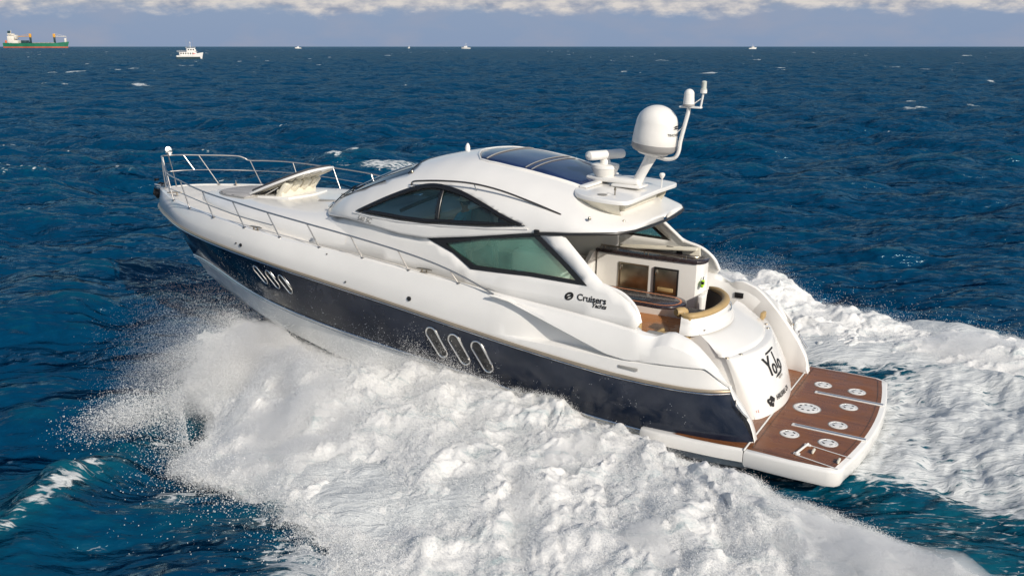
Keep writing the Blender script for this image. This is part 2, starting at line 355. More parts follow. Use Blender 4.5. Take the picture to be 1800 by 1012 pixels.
# bottom
mb = MB()
rows = []
for b, c, k in zip(Bl, Cl, Kl):
    c2 = (c[0], c[1]+.05*min(1, c[1]), c[2]+.04)
    rows.append([lerp(b, c2, t) for t in (0, .25, .5, .75, 1)] + [c, (c[0], c[1]*.93, c[2]-.02)] + [lerp((c[0], c[1]*.93, c[2]-.02), k, t) for t in (.33, .66, 1)])
both(mb, grid(rows)); 
o = mb.build('hull_bottom', BOT, Y, sh=25)
rows = [[band_pt(r, b, w) for w in np.linspace(0, 1, 9)] for r, b in zip(Rl, Bl)]
pair('navy_hull_side', [grid(rows)], NAVY, Y)
# transom closure under the platform
mb = MB(); mb.add([(-.05,1.86,.0),(0,1.75,-.5),(0,0,-1),(0,-1.75,-.5),(-.05,-1.86,.0)], [(0,1,2,3,4)]); mb.build('transom_plate', BOT, Y, smooth=False)
# rub rail, lower boot stripe
rr = [(x, y+.02, z+.012) for x, y, z in Rl]
pair('rub_rail', [tube(rr, .027, 8)], mat('rub_rail_bronze', (0.52, 0.42, 0.30), .3, metal=.8), Y)
pair('rub_rail_insert', [tube([(x, y+.012, z-.035) for x, y, z in Rl], .012, 6)], STEEL, Y)
pair('boot_stripe', [tube([(x, y+.008, z-.005) for x, y, z in Bl[8:]], .018, 6), tube([(x, y+.004, z-.06) for x, y, z in Bl[8:]], .007, 6)], STEEL, Y)

# topsides: rub rail up to deck edge (forward) or up to the ledge (aft)
Dl = crom([(4.47,2.18,1.75),(5.2,2.19,1.82),(6.24,2.21,1.90),(7.26,2.22,1.98),(8.3,2.22,2.04),(9.3,2.22,2.11),(10.2,2.17,2.18),(11.2,2.0,2.25),(12.2,1.72,2.28),(13.15,1.33,2.29),(13.95,.86,2.29),(14.5,.5,2.27),(14.85,.22,2.23),(14.97,0,2.2)], 8)
zH = [(1.7,1.50),(1.94,1.55),(2.4,1.60),(3.2,1.665),(4.47,1.75),(5.2,1.82),(6.24,1.90),(7.26,1.98),(8.3,2.05),(9.3,2.12)]
zW = [(.3,.83),(.72,1.13),(1.0,1.12),(2.0,1.08),(2.33,1.12),(3.13,1.38),(4.12,1.70),(4.47,1.745)]
zL = [(.35,.84),(.72,1.12),(1.0,1.115),(2.0,1.07),(3.13,1.10),(4.2,1.11),(5.0,1.13),(5.6,1.20)]
mb = MB(); rows = []
Rx = [p[0] for p in Rl]
def r_at(x): return tuple(float(np.interp(x, Rx, [p[k] for p in Rl])) for k in range(3))
for i, d in enumerate(Dl):
    j = i/(len(Dl)-1)
    # matching rub-rail point by arc share
    x = d[0]
    xr = 4.47+(15.1-4.47)*((d[0]-4.47)/(14.97-4.47)); r = r_at(xr)
    row = []
    for t in (0, .2, .45, .7, .88, .96):
        p = lerp(r, d, t); row.append((p[0], p[1]+.05*math.sin(math.pi*t)*min(1, p[1]), p[2]))
    row += [d, (d[0]-.01, max(0, d[1]-.035), d[2]+.012), (d[0]-.02, max(0, d[1]-.10), d[2]+.008)]
    rows.append(row)
TS = [grid(rows)]
# aft strip below the ledge, and the recess above it
rows = []
for x in list(np.arange(.35, 1.0, .08))+list(np.arange(1.0, 4.5, .1))+[4.47]:
    r = r_at(x); zl = interp(x, zL); zw = interp(x, zW); yl = r[1]-.02
    f = min(1, max(0, (x-2.0)/.8))*min(1, max(0, (4.47-x)/.9)); dep = .15*f
    row = [r, (x, yl+.01, r[2]+(zl-r[2])*.5), (x, yl-.005, zl-.015), (x, yl-.03-dep*.3, zl+.005)]
    for t in (.0, .35, .7, 1): row.append((x, yl-.03-dep, zl+.012+(max(zl+.02, zw)-zl)*t))
    g = min(1, max(0, (4.47-x)/1.3)); g = g*g*(3-2*g)
    def fy(z, x=x, r=r):
        u = min(1, max(0, (z-r[2])/(interp(x, zH)-r[2]))); return r[1]+(2.18-r[1])*u+.05*math.sin(math.pi*u)
    row = [(p[0], p[1]*g+fy(p[2])*(1-g), p[2]) for p in row]
    rows.append(row)
pair('topsides', TS+[grid(rows)], GEL, Y, sh=30)
# overhanging haunch + aft bulwark, one sculpted piece each side
tT = [(-.07,.02),(.01,.30),(.19,.57),(.39,.82),(.60,1.06),(.79,1.25),(.95,1.39),(1.08,1.47),(1.32,1.55),(1.48,1.53),(1.60,1.47),(1.80,1.50),(1.90,1.60)]
rows = []
def sec_aft(x):
    zt = interp(x, tT); r = r_at(max(x, .35)); zl = max(interp(x, zW), 0) if x > .36 else None
    yo = r[1] if x > .35 else 1.86+(.10)*(x+.07)/.42
    yt_o = min(yo-.02, 1.90+.05*min(1, max(0, x/1.2))); yt_i = yt_o-.13
    if x > .36:
        low = (x, yo-.025, zl); low2 = (x, yo+.0, zl+.018)
        m1 = (x, yo-.005, zl+(zt-zl)*.35); m2 = (x, yo-.05, zl+(zt-zl)*.7); m3 = (x, yt_o+.05, zt-.035)
    else:
        low = (x+.02, yo-.03, zt-.03); low2 = (x, yo+.004, zt-.025); m1 = (x, yo+.002, zt-.02); m2 = (x, yo-.0, zt-.01); m3 = (x, yo-.008, zt-.002)
    return [low, low2, m1, m2, m3, (x, yt_o, zt), (x, yt_i+.02, zt), (x, yt_i, zt-.02), (x, yt_i-.02, max(.0, min(zt-.03, .75))*.5), (x, yt_i-.02, -.02)]
def sec_fwd(x):
    zw = interp(x, zW); zh = interp(x, zH); r = r_at(x); f = min(1, max(0, (4.5-x)/.5)); yo = r[1]-.025+.015*f
    return [(x, yo-.20*f-.02, zw+.02), (x, yo-.03*f, zw-.004), (x, yo, zw+.015), (x, yo-.02, zw+(zh-zw)*.4), (x, 2.19, zh-.05), (x, 2.165, zh-.012), (x, 2.12, zh+.003), (x, 2.04, zh+.01), (x, 1.95, zh+.01), (x, 1.90, zh-.05)]
for x in sorted(set([round(a, 3) for a in list(np.arange(-.07, 2.0, .05))+list(np.arange(2.0, 4.5, .1))+[4.5]])):
    q = min(1, max(0, (x-1.40)/.50)); q = q*q*(3-2*q)
    if q <= 0: rows.append(sec_aft(x))
    elif q >= 1: rows.append(sec_fwd(x))
    else: rows.append([lerp(u_, v_, q) for u_, v_ in zip(sec_aft(x), sec_fwd(x))])
pair('bulwark', [grid(rows)], GEL, Y, sh=35)

# deck and coachroof
def zdeck(x): return interp(x, [(p[0], p[2]) for p in Dl]) if x >= 4.47 else interp(x, zH)
def ydeck(x): return interp(x, [(p[0], p[1]) for p in Dl])
mb = MB(); rows = []
yA = [(4.47,2.06),(5.2,1.99),(6.2,1.95),(7.3,1.93),(8.3,1.90),(9.0,1.87),(9.8,1.80),(10.6,1.66),(11.4,1.45),(12.2,1.12),(12.8,.82),(13.15,.5),(13.3,.12)]
for d in Dl:
    x = d[0]-.02
    if x > 13.3: ya = 0
    else: ya = interp(x, yA)-.04
    yo = max(0, d[1]-.10); rows.append([(x, yo, d[2]+.008)] + [(x, yo+(ya-yo)*t, d[2]-.02+(0 if x < 13 else .03*t)) for t in (.06, .35, .7, 1)])
pair('side_deck', [grid(rows)], GELN, Y, sh=30)
crz = [(8.0,2.60),(9,2.56),(10,2.53),(11,2.49),(12,2.44),(12.6,2.41),(13.0,2.37),(13.25,2.33),(13.3,2.31)]
mb = MB(); rows = []
for x in list(np.arange(7.9, 12.9, .2))+list(np.arange(12.9, 13.31, .05)):
    za = zdeck(x)-.03; y = interp(x, yA); zc = interp(x, crz); h = zc-za
    row = []
    for t in np.linspace(0, 1, 15):
        a = t*math.pi/2; row.append((x, y*max(0, math.cos(a))**.55, za+h*math.sin(a)**.75))
    rows.append(row)
both(mb, grid(rows)); mb.build('coachroof', GEL, Y, sh=50)

# ---------------- cabin side panels with the lower window
baseY = [(1.8,2.07),(4.4,2.06),(5.2,1.99),(6.2,1.95),(7.3,1.93),(8.3,1.90),(8.8,1.88)]
slopeY = [(1.8,.22),(4.4,.20),(5.5,.14),(6.5,.14),(7.2,.20),(7.7,.32),(8.2,.62),(8.8,1.1)]
def Ycab(x, z): return interp(x, baseY)-interp(x, slopeY)*(z-interp(x, zH))
def cab(off=0.0, s=1): return lambda x, z: (x, s*(Ycab(x, z)+off), z)
cab_poly = [(8.75,2.05),(8,2.0),(7.0,1.94),(6,1.86),(5,1.78),(4.45,1.73),(3,1.63),(2.2,1.56),(1.93,1.54),(1.86,1.64),(1.95,1.82),(2.08,1.95),(2.26,2.05),(2.55,2.16),(2.64,2.20),(3.46,2.89),(3.9,2.88),(5.0,2.70),(6.04,2.52),(7.2,2.58),(8.0,2.62),(8.4,2.55),(8.75,2.40)]
win_o = [(6.02,2.475),(5.45,2.30),(5.05,2.075),(3.87,2.125),(2.86,2.115),(3.20,2.37),(3.83,2.81),(4.9,2.66)]
win_i = [(5.62,2.425),(5.28,2.26),(4.97,2.135),(3.9,2.175),(3.04,2.165),(3.30,2.365),(3.88,2.755),(4.8,2.62)]
for s in (1, -1):
    o = obj('cabin_side', *patch(cab_poly, [win_o], .16, cab(0, s)), GEL, Y); thick(o, .05, 1 if s < 0 else -1); o.modifiers['solid'].offset = 0
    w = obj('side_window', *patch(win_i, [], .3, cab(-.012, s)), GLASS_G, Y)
    fr = obj('window_frame', *patch(inset(win_o, -.012), [win_i], .14, cab(.012, s)), FRAME, w, smooth=False); thick(fr, .05, 0)
# bright edge trim down the aft pillar
for s in (1, -1):
    mb = MB(); pl = [(3.50,2.89),(2.68,2.20),(2.56,2.13),(2.27,2.06),(2.09,1.96),(1.96,1.83),(1.87,1.64)]
    mb.add(*tube([(x, s*(Ycab(x, z)-.03), z+.01) for x, z in crom(pl, 4)], .035, 8)); mb.build('pillar_trim', GEL, Y)
    mb = MB(); mb.add(*tube([(x-.02, s*(Ycab(x, z)-.005), z+.0) for x, z in [(3.46,2.85),(2.70,2.20)]], .012, 6)); mb.build('pillar_channel', BLACK, Y)

# ---------------- hardtop shell
Wt = [(2.29,.02),(2.30,.45),(2.33,.85),(2.39,1.15),(2.49,1.38),(2.61,1.51),(2.75,1.61),(2.95,1.71),(3.1,1.77),(3.3,1.83),(3.76,1.88),(4.5,1.93),(5.2,1.96),(6,1.97),(7,1.93),(7.5,1.88),(8.0,1.78),(8.3,1.67),(8.6,1.5),(8.85,1.27),(9.02,1.0),(9.14,.65),(9.2,.02)]
zEt = [(2.29,2.945),(2.9,2.92),(3.3,2.89),(3.76,2.855),(5,2.63),(6.04,2.46),(6.6,2.46),(7.2,2.53),(8,2.58),(8.5,2.52),(8.85,2.48),(9.2,2.50)]
zCt = [(2.29,3.0),(2.6,3.07),(2.9,3.17),(3.2,3.30),(3.5,3.45),(3.8,3.55),(4.2,3.67),(4.7,3.78),(5.2,3.85),(5.7,3.875),(6.2,3.84),(6.7,3.73),(7.1,3.60),(7.5,3.45),(8,3.22),(8.5,2.96),(8.9,2.72),(9.2,2.52)]
def sm(tab):
    xs = np.arange(2.29, 9.201, .01); v = np.interp(xs, [t[0] for t in tab], [t[1] for t in tab]); k = np.ones(21)/21
    p = np.pad(v, 10, mode='edge'); w = np.convolve(p, k, 'valid'); w = np.convolve(np.pad(w, 10, mode='edge'), k, 'valid')
    return xs, w
_cx, _cz = sm(zCt); _ex, _ez = sm(zEt)
def fW(x): return interp(x, Wt)
def fE(x): return float(np.interp(x, _ex, _ez))
def fC(x): return max(fE(x)+.03, float(np.interp(x, _cx, _cz)))
H0 = .7; Y0 = (1-H0**2.1)**(1/3)
def S(x, t, off=0.0):
    W, E_, Cc = fW(x), fE(x), fC(x)
    if t <= .5:
        h = H0*t/.5; yr = (1-h**2.1)**(1/3)
    else:
        yr = Y0*(1-(t-.5)/.5); h = max(0, 1-max(0, yr)**3)**(1/2.1)
    y = W*yr; z = E_+(Cc-E_)*h
    if off:
        # push outwards along an approximate section normal
        g = (Cc-E_)/max(.2, W); ny = max(0, 1-h*1.05)+.02; nz = h*h+.05; l = math.hypot(ny, nz); y += off*ny/l; z += off*nz/l
    return (x, y, z)
def t_xz(x, z):
    h = (z-fE(x))/(fC(x)-fE(x)); return .5*h/H0
def t_xy(x, y): return .5+.5*(1-min(1, (y/fW(x))/Y0))
def top_xy(x, y, off=0):
    yr = min(1, abs(y)/fW(x)); h = (1-yr**3)**(1/2.1); return (x, y, fE(x)+(fC(x)-fE(x))*h+off)
KT = 3.0
arch_o = [(7.66,2.765),(7.3,2.755),(6.68,2.75),(5.7,2.79),(4.8,2.85),(4.08,2.935),(4.45,3.04),(4.87,3.18),(5.35,3.32),(5.8,3.385),(6.15,3.375),(6.5,3.285),(6.9,3.125),(7.3,2.94)]
arch_c = crom([(x, z, 0) for x, z in arch_o[5:]+arch_o[:1]], 4); arch_c = [(p[0], p[1]) for p in arch_c]
arch_poly = arch_c+[(7.3,2.755),(6.68,2.75),(5.7,2.79),(4.8,2.85)]
arch_in = inset(arch_poly, .065)
def to_t(poly): return [(x, t_xz(x, z)*KT) for x, z in poly]
ws_lo = [(7.02,1.0),(7.0,.9),(6.93,.78),(6.84,.66),(6.82,.57)]     # glass edge at the roof: (x, t)
ws_hi = [(7.3,.54),(7.8,.51),(8.2,.50),(8.5,.50),(8.70,.55),(8.82,.68),(8.93,.80),(8.98,.9),(9.0,1.0)]
wsc = [(x, t*KT) for x, t in ws_lo+ws_hi]
shell_outer = [(9.19,0),(9.195,KT),(9.0,KT)]
# region boundary walks: nose -> windscreen lower edge -> pillar -> roof edge -> crown line aft -> trailing edge -> eave forward
bnd = [(9.19, 0.02*KT), (9.19, .5*KT), (9.18, KT), (9.0, KT)] + [(x, t*KT) for x, t in reversed(ws_hi[:-1])] + [(x, t*KT) for x, t in reversed(ws_lo)] + [(2.292, KT), (2.292, 0)]
shell_h = [to_t(arch_poly)]
for s in (1, -1):
    fn = lambda a, b, s=s: (lambda p: (p[0], s*p[1], p[2]))(S(min(9.199, max(2.2901, a)), min(1, max(0, b/KT))))
    vf = patch(bnd, shell_h, .10, fn)
    if s == 1: mbs = MB(); mbs.add(*vf)
    else: mbs.add(*vf)
hs = mbs.build('hardtop', GEL, Y, sh=65)
bm = bmesh.new(); bm.from_mesh(hs.data); bmesh.ops.remove_doubles(bm, verts=bm.verts, dist=.004); bmesh.ops.recalc_face_normals(bm, faces=bm.faces); bm.to_mesh(hs.data); bm.free()
thick(hs, .035, -1)
# ceiling liner and black seal along the lower edge
mb = MB()
for s in (1,):
    rows = []
    for x in np.arange(2.45, 3.5, .12):
        rows.append([(x, fW(x)*.93*u, fE(x)+.03+.25*min(1, (x-2.4)/1.5)*(1-abs(u)**4)) for u in np.linspace(-1, 1, 13)])
    mb.add(*grid(rows))
mb.build('ceiling_liner', CREAM, Y)
mb = MB(); pl = [(x, fW(x), fE(x)-.02) for x in (2.291,2.30,2.33,2.39,2.49,2.61,2.75,2.95,3.1,3.3,3.6,3.80)]
pl = [(2.288, 0, 2.925)]+pl
both(mb, tube([(x-.005, y+.004, z) for x, y, z in pl], .026, 8)); mb.add(*rbox((3.83, 1.90, 2.85), (.09, .05, .09), .01)); mb.add(*rbox((3.83, -1.90, 2.85), (.09, .05, .09), .01))
mb.build('edge_seal', BLACK, Y)
# arched side windows
for s in (1, -1):
    def sf(off, s=s): return lambda a, b: (lambda p: (p[0], s*p[1], p[2]))(S(a, b/KT, off))
    w = obj('arched_window', *patch(to_t(arch_in), [], .2, sf(-.02)), GLASS_T, Y)
    fr = obj('window_frame', *patch(to_t(inset(arch_poly, -.01)), [to_t(arch_in)], .10, sf(.014)), FRAME, w); thick(fr, .03, 0)
    mu = obj('mullion', *patch(to_t([(5.86,3.36),(5.79,3.37),(5.75,2.80),(5.83,2.80)]), [], .12, sf(.006)), FRAME, w); thick(mu, .03, 0)
# white sill lip below the arched window
for s in (1, -1):
    mb = MB(); mb.add(*tube([(lambda p: (p[0], s*(p[1]+.01), p[2]))(S(x, t_xz(x, z-.035))) for x, z in [(7.75,2.76),(7.3,2.745),(6.68,2.74),(5.7,2.78),(4.8,2.84),(4.0,2.92)]], .014, 6)); mb.build('window_sill', GEL, Y)
# windscreen
mb = MB()
for s in (1, -1):
    mb.add(*patch(wsc+[], [], .14, lambda a, b, s=s: (lambda p: (p[0], s*p[1], p[2]))(S(a, min(1, b/KT), -.012))))
wsn = mb.build('windscreen', GLASS_W, Y, sh=60)
mb = MB()
for s in (1, -1):
    mb.add(*tube([(lambda p: (p[0], s*p[1], p[2]))(S(x, t, .006)) for x, t in ws_hi[:-1]+[(9.0, .999)]], .012, 6))
    mb.add(*tube([(lambda p: (p[0], s*p[1], p[2]))(S(x, t, .004)) for x, t in ws_lo[::-1]], .014, 6))
mb.build('windscreen_seal', FRAME, wsn)
mb = MB(); mb.add(*tube([(lambda p: (p[0], p[1], p[2]))(S(x, t, .02)) for x, t in [(8.72,.60),(8.5,.60),(8.2,.635),(7.8,.65),(7.4,.665),(7.0,.68)]], .014, 8)); mb.build('windscreen_trim', STEEL, wsn)
# wiper and small bracket on the pillar
mb = MB(); mb.add(*tube([(8.98,.95,2.60),(8.75,.95,2.80),(8.45,.85,3.02)], .012, 6)); mb.add(*tube([(8.5,.9,3.0),(8.22,.75,3.12),(7.9,.6,3.28)], .008, 6)); mb.build('wiper', BLACK, wsn)
mb = MB(); mb.add(*tube([(8.42,1.0,2.93),(8.36,1.02,3.0),(8.14,1.02,3.08),(8.12,1.0,3.02)], .016, 6)); mb.build('deck_handle', BLACK, Y)
mb = MB(); mb.add(*tube([(8.82,1.24,2.62),(8.7,1.25,2.72),(8.63,1.26,2.64)], .022, 8)); mb.add(*rbox((8.68,1.27,2.66), (.06,.04,.12), .01)); mb.build('wiper_pivot', STEEL, Y)

# sunroof: one curved blue glass panel in a white rim
sp = [(3.62,-.66),(3.58,0),(3.62,.68),(4.2,.86),(4.8,.95),(5.3,.95),(5.52,.90),(5.70,.66),(5.88,.3),(5.95,0),(5.88,-.3),(5.70,-.66),(5.52,-.90),(5.3,-.95),(4.8,-.95),(4.2,-.86)]
def topf(off): return lambda x, y: top_xy(x, y, off)
sr = obj('sunroof', *patch(sp, [], .16, topf(.012)), GLASS_R, Y); thick(sr, .008, 0)
mb = MB(); mb.add(*tube([top_xy(x, y, .012) for x, y in densify(inset(sp, -.02), .12)]+[top_xy(sp[0][0]-.02, sp[0][1]-.02, .012)], .017, 6)); mb.build('sunroof_rim', GEL, sr)
mb = MB()
for xc in (5.42, 4.62, 4.50): mb.add(*tube([top_xy(xc+.03*(1-abs(y)), y, .026) for y in np.linspace(-.88, .88, 11)], .010 if xc != 5.42 else .014, 6))
mb.build('crossbar', GREYV, sr)
# raised rails beside the sunroof (starboard slide rail, port edge)
mb = MB()
for s in (-1,):
    for dy in (1.04, 1.12): mb.add(*tube([top_xy(x, s*dy, .015) for x in np.linspace(3.7, 5.6, 14)], .018, 6))
mb.build('slide_rail', GEL, sr)

# side hand rails on the hardtop
for s in (1, -1):
    pts = [(6.58,1.60,3.32),(6.50,1.66,3.40),(6.3,1.69,3.44),(5.81,1.71,3.49),(5.22,1.72,3.505),(4.65,1.71,3.44),(4.1,1.70,3.315),(3.62,1.70,3.19),(3.50,1.69,3.15),(3.52,1.66,3.11)]
    mb = MB(); mb.add(*tube([(x, s*y, z) for x, y, z in crom(pts, 4)], .017, 8)); h = mb.build('hardtop_handrail', mat('dark_steel' + ('' if s > 0 else '_b'), (.16,.14,.12), .25, metal=.9) if s > 0 else MATS['dark_steel'], Y)
    for x, zr in ((5.15,3.50),(3.60,3.17),(6.45,3.40)):
        p = S(x, t_xz(x, zr-.14)); mb = MB(); mb.add(*tube([(x, s*(p[1]-.03), p[2]), (x+.03, s*1.70, zr)], .011, 6)); mb.build('rail_post', STEEL, h)

# aft radar-arch spoiler
zs = 3.40
spl = [(2.50,0),(2.50,.75),(2.53,1.12),(2.62,1.24),(2.86,1.30),(3.15,1.30),(3.45,1.20),(3.62,.95),(3.72,.6),(3.74,0)]
spl = spl+[(x, -y) for x, y in reversed(spl[1:-1])]
def spf(x, y, z): return (x, y, z-.03*(abs(y)/1.3)**2+.055*(x-2.5))
mb = MB(); mb.add(*prism(crom([(x, y, 0) for x, y in spl], 3, True) and [(p[0], p[1]) for p in crom([(x, y, 0) for x, y in spl], 3, True)], zs-.045, zs+.02, .025, spf))
sp_o = mb.build('spoiler', GEL, Y, sh=50)
mb = MB()
for s in (1, -1):
    rows = [[(x, s*y, z) for x, y, z in ((a, b, zs-.02), (a+.02, b-.10, 3.22+(a-3)*.12), (a+.05, b-.32, 3.06+(a-3)*.14))] for a, b in ((2.7,1.16),(2.9,1.25),(3.15,1.27),(3.45,1.2),(3.7,.9))]
    mb.add(*grid(rows))
mb.add(*rbox((3.2,0,3.27),(.9,1.5,.26),.05)); mb.build('spoiler_support', CREAM, Y)
mb = MB(); mb.add(*lathe([(0,0),(.085,0),(.09,.004),(0,.006)], spf(3.08,.98,zs+.019))); mb.build('speaker_grille', GREYV, sp_o)
mb = MB(); mb.add(*tube([spf(2.92,.83,zs+.0), spf(2.92,.83,zs+.10)], .012)); mb.add(*lathe([(.0,0),(.02,0),(.02,.04),(0,.05)], spf(2.92,.83,zs+.09))); mb.build('stern_light', BRUSH, sp_o)
mb = MB(); mb.add(*rbox(spf(3.55,0,zs+.03),(.14,1.55,.05),.02)); mb.build('sunroof_stop', GEL, sp_o)
# mushroom GPS antenna
mb = MB(); mb.add(*tube([(2.60,-.52,3.40),(2.60,-.52,3.56)], .010)); mb.add(*lathe([(0,0),(.018,0),(.05,.06),(.052,.085),(.035,.105),(0,.112)], (2.60,-.52,3.55))); mb.build('gps_antenna', DOME, Y)
mb = MB(); mb.add(*lathe([(0,0),(.045,0),(.05,.05),(.04,.10),(.018,.14),(0,.15)], (6.45,-.1,3.78))); mb.build('gps_antenna', DOME, Y)
# small fittings on the roof
for p in ((3.02,1.60,3.11),(2.62,1.10,3.02),(6.75,1.33,3.50)):
    mb = MB(); mb.add(*lathe([(0,0),(.028,0),(.03,.02),(.012,.05),(0,.052)], p)); mb.build('nav_light', BRUSH, Y)

# radar: pedestal + open array bar
rx, rz = 3.50, 3.77
mb = MB(); mb.add(*rbox((3.30,-.02,3.545),(1.0,.34,.10),.04)); mb.build('radar_plinth', GEL, Y)
mb = MB(); mb.add(*lathe([(0,0),(.17,0),(.205,.05),(.245,.15),(.255,.155),(.255,.165),(.25,.21),(.20,.225),(0,.23)], (rx,-.02,rz-.19))); rd = mb.build('radar', DOME, Y)
mb = MB(); mb.add(*lathe([(0,0),(.10,0),(.09,.06),(.06,.10),(0,.10)], (rx,-.02,rz+.03))); mb.build('radar_motor', DOME, rd)
ang = math.radians(64); dirv = Vector((math.cos(ang), math.sin(ang), 0)); rows = []
for k in np.linspace(-1, 1, 19):
    sc = max(0, 1-max(0, (abs(k)-.82)/.18)**2)**.5*.98+.02; c = Vector((rx,-.02,rz+.19))+dirv*k*.44; u = Vector((-dirv.y, dirv.x, 0))
    rows.append([tuple(c+u*math.cos(a)*.10*sc+Vector((0,0,1))*math.sin(a)*.085*sc) for a in np.linspace(0, 2*math.pi, 16, endpoint=False)])
mb = MB(); mb.add(*grid(rows, True, True)); mb.build('radar_array', DOME, rd)

# satellite dome on a raked arm, with the light mast behind it
dc = Vector((2.60, 0, 4.09))
tilt = Matrix.Rotation(math.radians(-5), 4, 'Y')
mb = MB(); prof = [(0,0),(.30,0),(.345,.02),(.385,.06)]
mb.add(*[(lambda vf: ([tuple(Matrix.Translation(dc) @ tilt @ Vector(p)) for p in vf[0]], vf[1]))(lathe([(0,0),(.30,0),(.36,.03),(.388,.075),(.388,.145)], n=40))][0]); db = mb.build('satellite_dome', GREYB, Y)
pr = [(.384,.14),(.388,.15),(.384,.25),(.375,.38),(.36,.47)]+[(.36*math.cos(a), .47+.33*math.sin(a)) for a in np.linspace(.12, math.pi/2, 12)]
mb = MB(); vf = lathe([(0,.13)]+pr, n=48); mb.add([tuple(Matrix.Translation(dc) @ tilt @ Vector(p)) for p in vf[0]], vf[1]); mb.build('dome_cover', DOME, db, sh=60)
mb = MB(); vf = lathe([(0,-.07),(.12,-.07),(.26,-.03),(.28,.0),(0,.0)], n=32); mb.add([tuple(Matrix.Translation(dc) @ tilt @ Vector(p)) for p in vf[0]], vf[1]); mb.build('dome_mount', DOME, db)
def domet(az, r=.392, z0=0): 
    return lambda x, y: tuple(Matrix.Translation(dc) @ tilt @ Vector((r*math.cos(az+x/r), r*math.sin(az+x/r), y+z0)))
text('lettering', 'TRACVISION', .062, domet(math.radians(168), .389, .35), INK, db, .002)
mb = MB()
for dz in (0, .035): mb.add(*patch([(-.06,0),(.05,0),(.06,.02),(-.05,.02)], [], .03, domet(math.radians(170), .390, .455+dz)))
mb.build('emblem', INK, db, smooth=False)
rows = []
for t in np.linspace(0, 1, 8):
    c = Vector((2.93,0,3.42)).lerp(Vector((2.60,0,4.06)), t); a = .115-.02*math.sin(t*math.pi)+.01*t; b = .075-.015*math.sin(math.pi*t)
    rows.append([tuple(c+Vector((math.cos(q)*a, math.sin(q)*b, 0))) for q in np.linspace(0, 2*math.pi, 16, endpoint=False)])
mb = MB(); mb.add(*grid(rows, True, True)); arm = mb.build('dome_arm', GEL, Y, sh=60)
mb = MB(); mb.add(*rbox((3.0,0,3.47),(.55,.42,.05),.03)); mb.add(*rbox((3.05,0,3.50),(.38,.26,.06),.04)); mb.build('arm_base', GEL, arm)
text('lettering', 'Cruisers', .085, lambda x, y: (2.80-x*.46-y*.0, .082, 3.74+x*.88+y*.3), MATS['grey_band'], arm, .002)
# mast pipe
mp = [(2.62,-.05,4.02),(2.45,-.02,3.99),(2.33,0,3.98),(2.20,0,4.02),(2.14,0,4.13),(2.12,0,4.3),(2.07,0,4.55),(2.02,0,4.78),(2.01,0,4.87)]
mb = MB(); mb.add(*tube(crom(mp, 4), .034, 10)); mb.add(*tube([(2.22,0,4.42),(2.06,0,4.58)], .009, 6)); mast = mb.build('mast', GEL, Y)
mb = MB(); mb.add(*rbox((1.98,0,4.885),(.38,.12,.03),.012)); mb.add(*tube([(1.81,0,4.88),(1.775,0,5.16)], .018, 8)); mb.add(*tube([(1.96,0,4.92),(1.79,0,5.05)], .009, 6)); mb.build('mast_bracket', GEL, mast)
mb = MB(); mb.add(*lathe([(0,0),(.05,0),(.052,.05),(.042,.055),(.042,.15),(.045,.16),(.03,.175),(0,.18)], (1.775,0,5.15), 18)); ml = mb.build('anchor_light', mat('clear_lens', (.55,.58,.52), .08, spec=1), mast)
mb = MB(); mb.add(*lathe([(0,0),(.055,0),(.055,.055),(0,.056)], (1.775,0,5.125), 18)); mb.build('light_base', DOME, ml)
mb = MB(); mb.add(*lathe([(0,0),(.10,0),(.10,.03),(.095,.035)], (2.02,0,4.90))); sc_ = mb.build('antenna_base', GREYB, mast)
mb = MB(); mb.add(*lathe([(0,.03),(.095,.032),(.092,.10),(.085,.20)]+[(.085*math.cos(a), .20+.085*math.sin(a)) for a in np.linspace(.15, math.pi/2, 8)], (2.02,0,4.90))); mb.build('antenna_cover', DOME, mast)

# ---------------- bow rail: top tube, mid tube, raked stanchions
top_p = [(14.90,0,2.985),(14.82,.14,2.985),(14.62,.30,2.99),(14.33,.54,2.985),(14.0,.80,2.98),(13.72,1.02,2.97),(13.58,1.12,2.955),(13.47,1.19,2.91),(13.37,1.25,2.86),(13.0,1.47,2.86),(12.44,1.72,2.845),(11.46,2.03,2.77),(10.45,2.20,2.695),(9.52,2.23,2.59),(8.52,2.24,2.49),(7.49,2.24,2.385),(6.43,2.24,2.26),(5.6,2.235,2.12),(5.0,2.225,1.955),(4.6,2.215,1.81),(4.46,2.20,1.755)]
tp = crom(top_p, 5)
half = [(x, -y, z) for x, y, z in reversed(tp[1:])]
mb = MB(); mb.add(*tube(half+tp, .0165, 8)); rail = mb.build('bow_rail', mat('rail_steel', (0.60,0.56,0.52), .34, metal=1.0), Y)
RST = MATS['rail_steel']
mid_p = [(14.72,0,2.62),(14.56,.26,2.63),(14.2,.58,2.64),(13.75,.94,2.63),(13.2,1.42,2.60),(12.3,1.77,2.58),(11.3,2.04,2.51),(10.3,2.20,2.42),(9.4,2.225,2.35)]
mp_ = crom(mid_p, 4)
mb = MB(); mb.add(*tube([(x, -y, z) for x, y, z in reversed(mp_[1:])]+mp_, .010, 6)); mb.build('mid_rail', RST, rail)
posts = [((14.33,.54,2.985),(13.92,.74,2.30)),((13.37,1.25,2.86),(13.12,1.34,2.30)),((12.44,1.72,2.845),(12.22,1.71,2.285)),((11.46,2.03,2.77),(11.22,2.0,2.26)),((10.45,2.20,2.695),(10.22,2.15,2.19)),((9.52,2.23,2.59),(9.27,2.18,2.12)),((8.52,2.24,2.49),(8.29,2.18,2.05)),((7.49,2.24,2.385),(7.27,2.18,1.985)),((6.43,2.24,2.26),(6.24,2.18,1.91)),((5.32,2.23,2.04),(5.19,2.17,1.83)),((14.93,.02,2.98),(14.82,.05,2.62))]
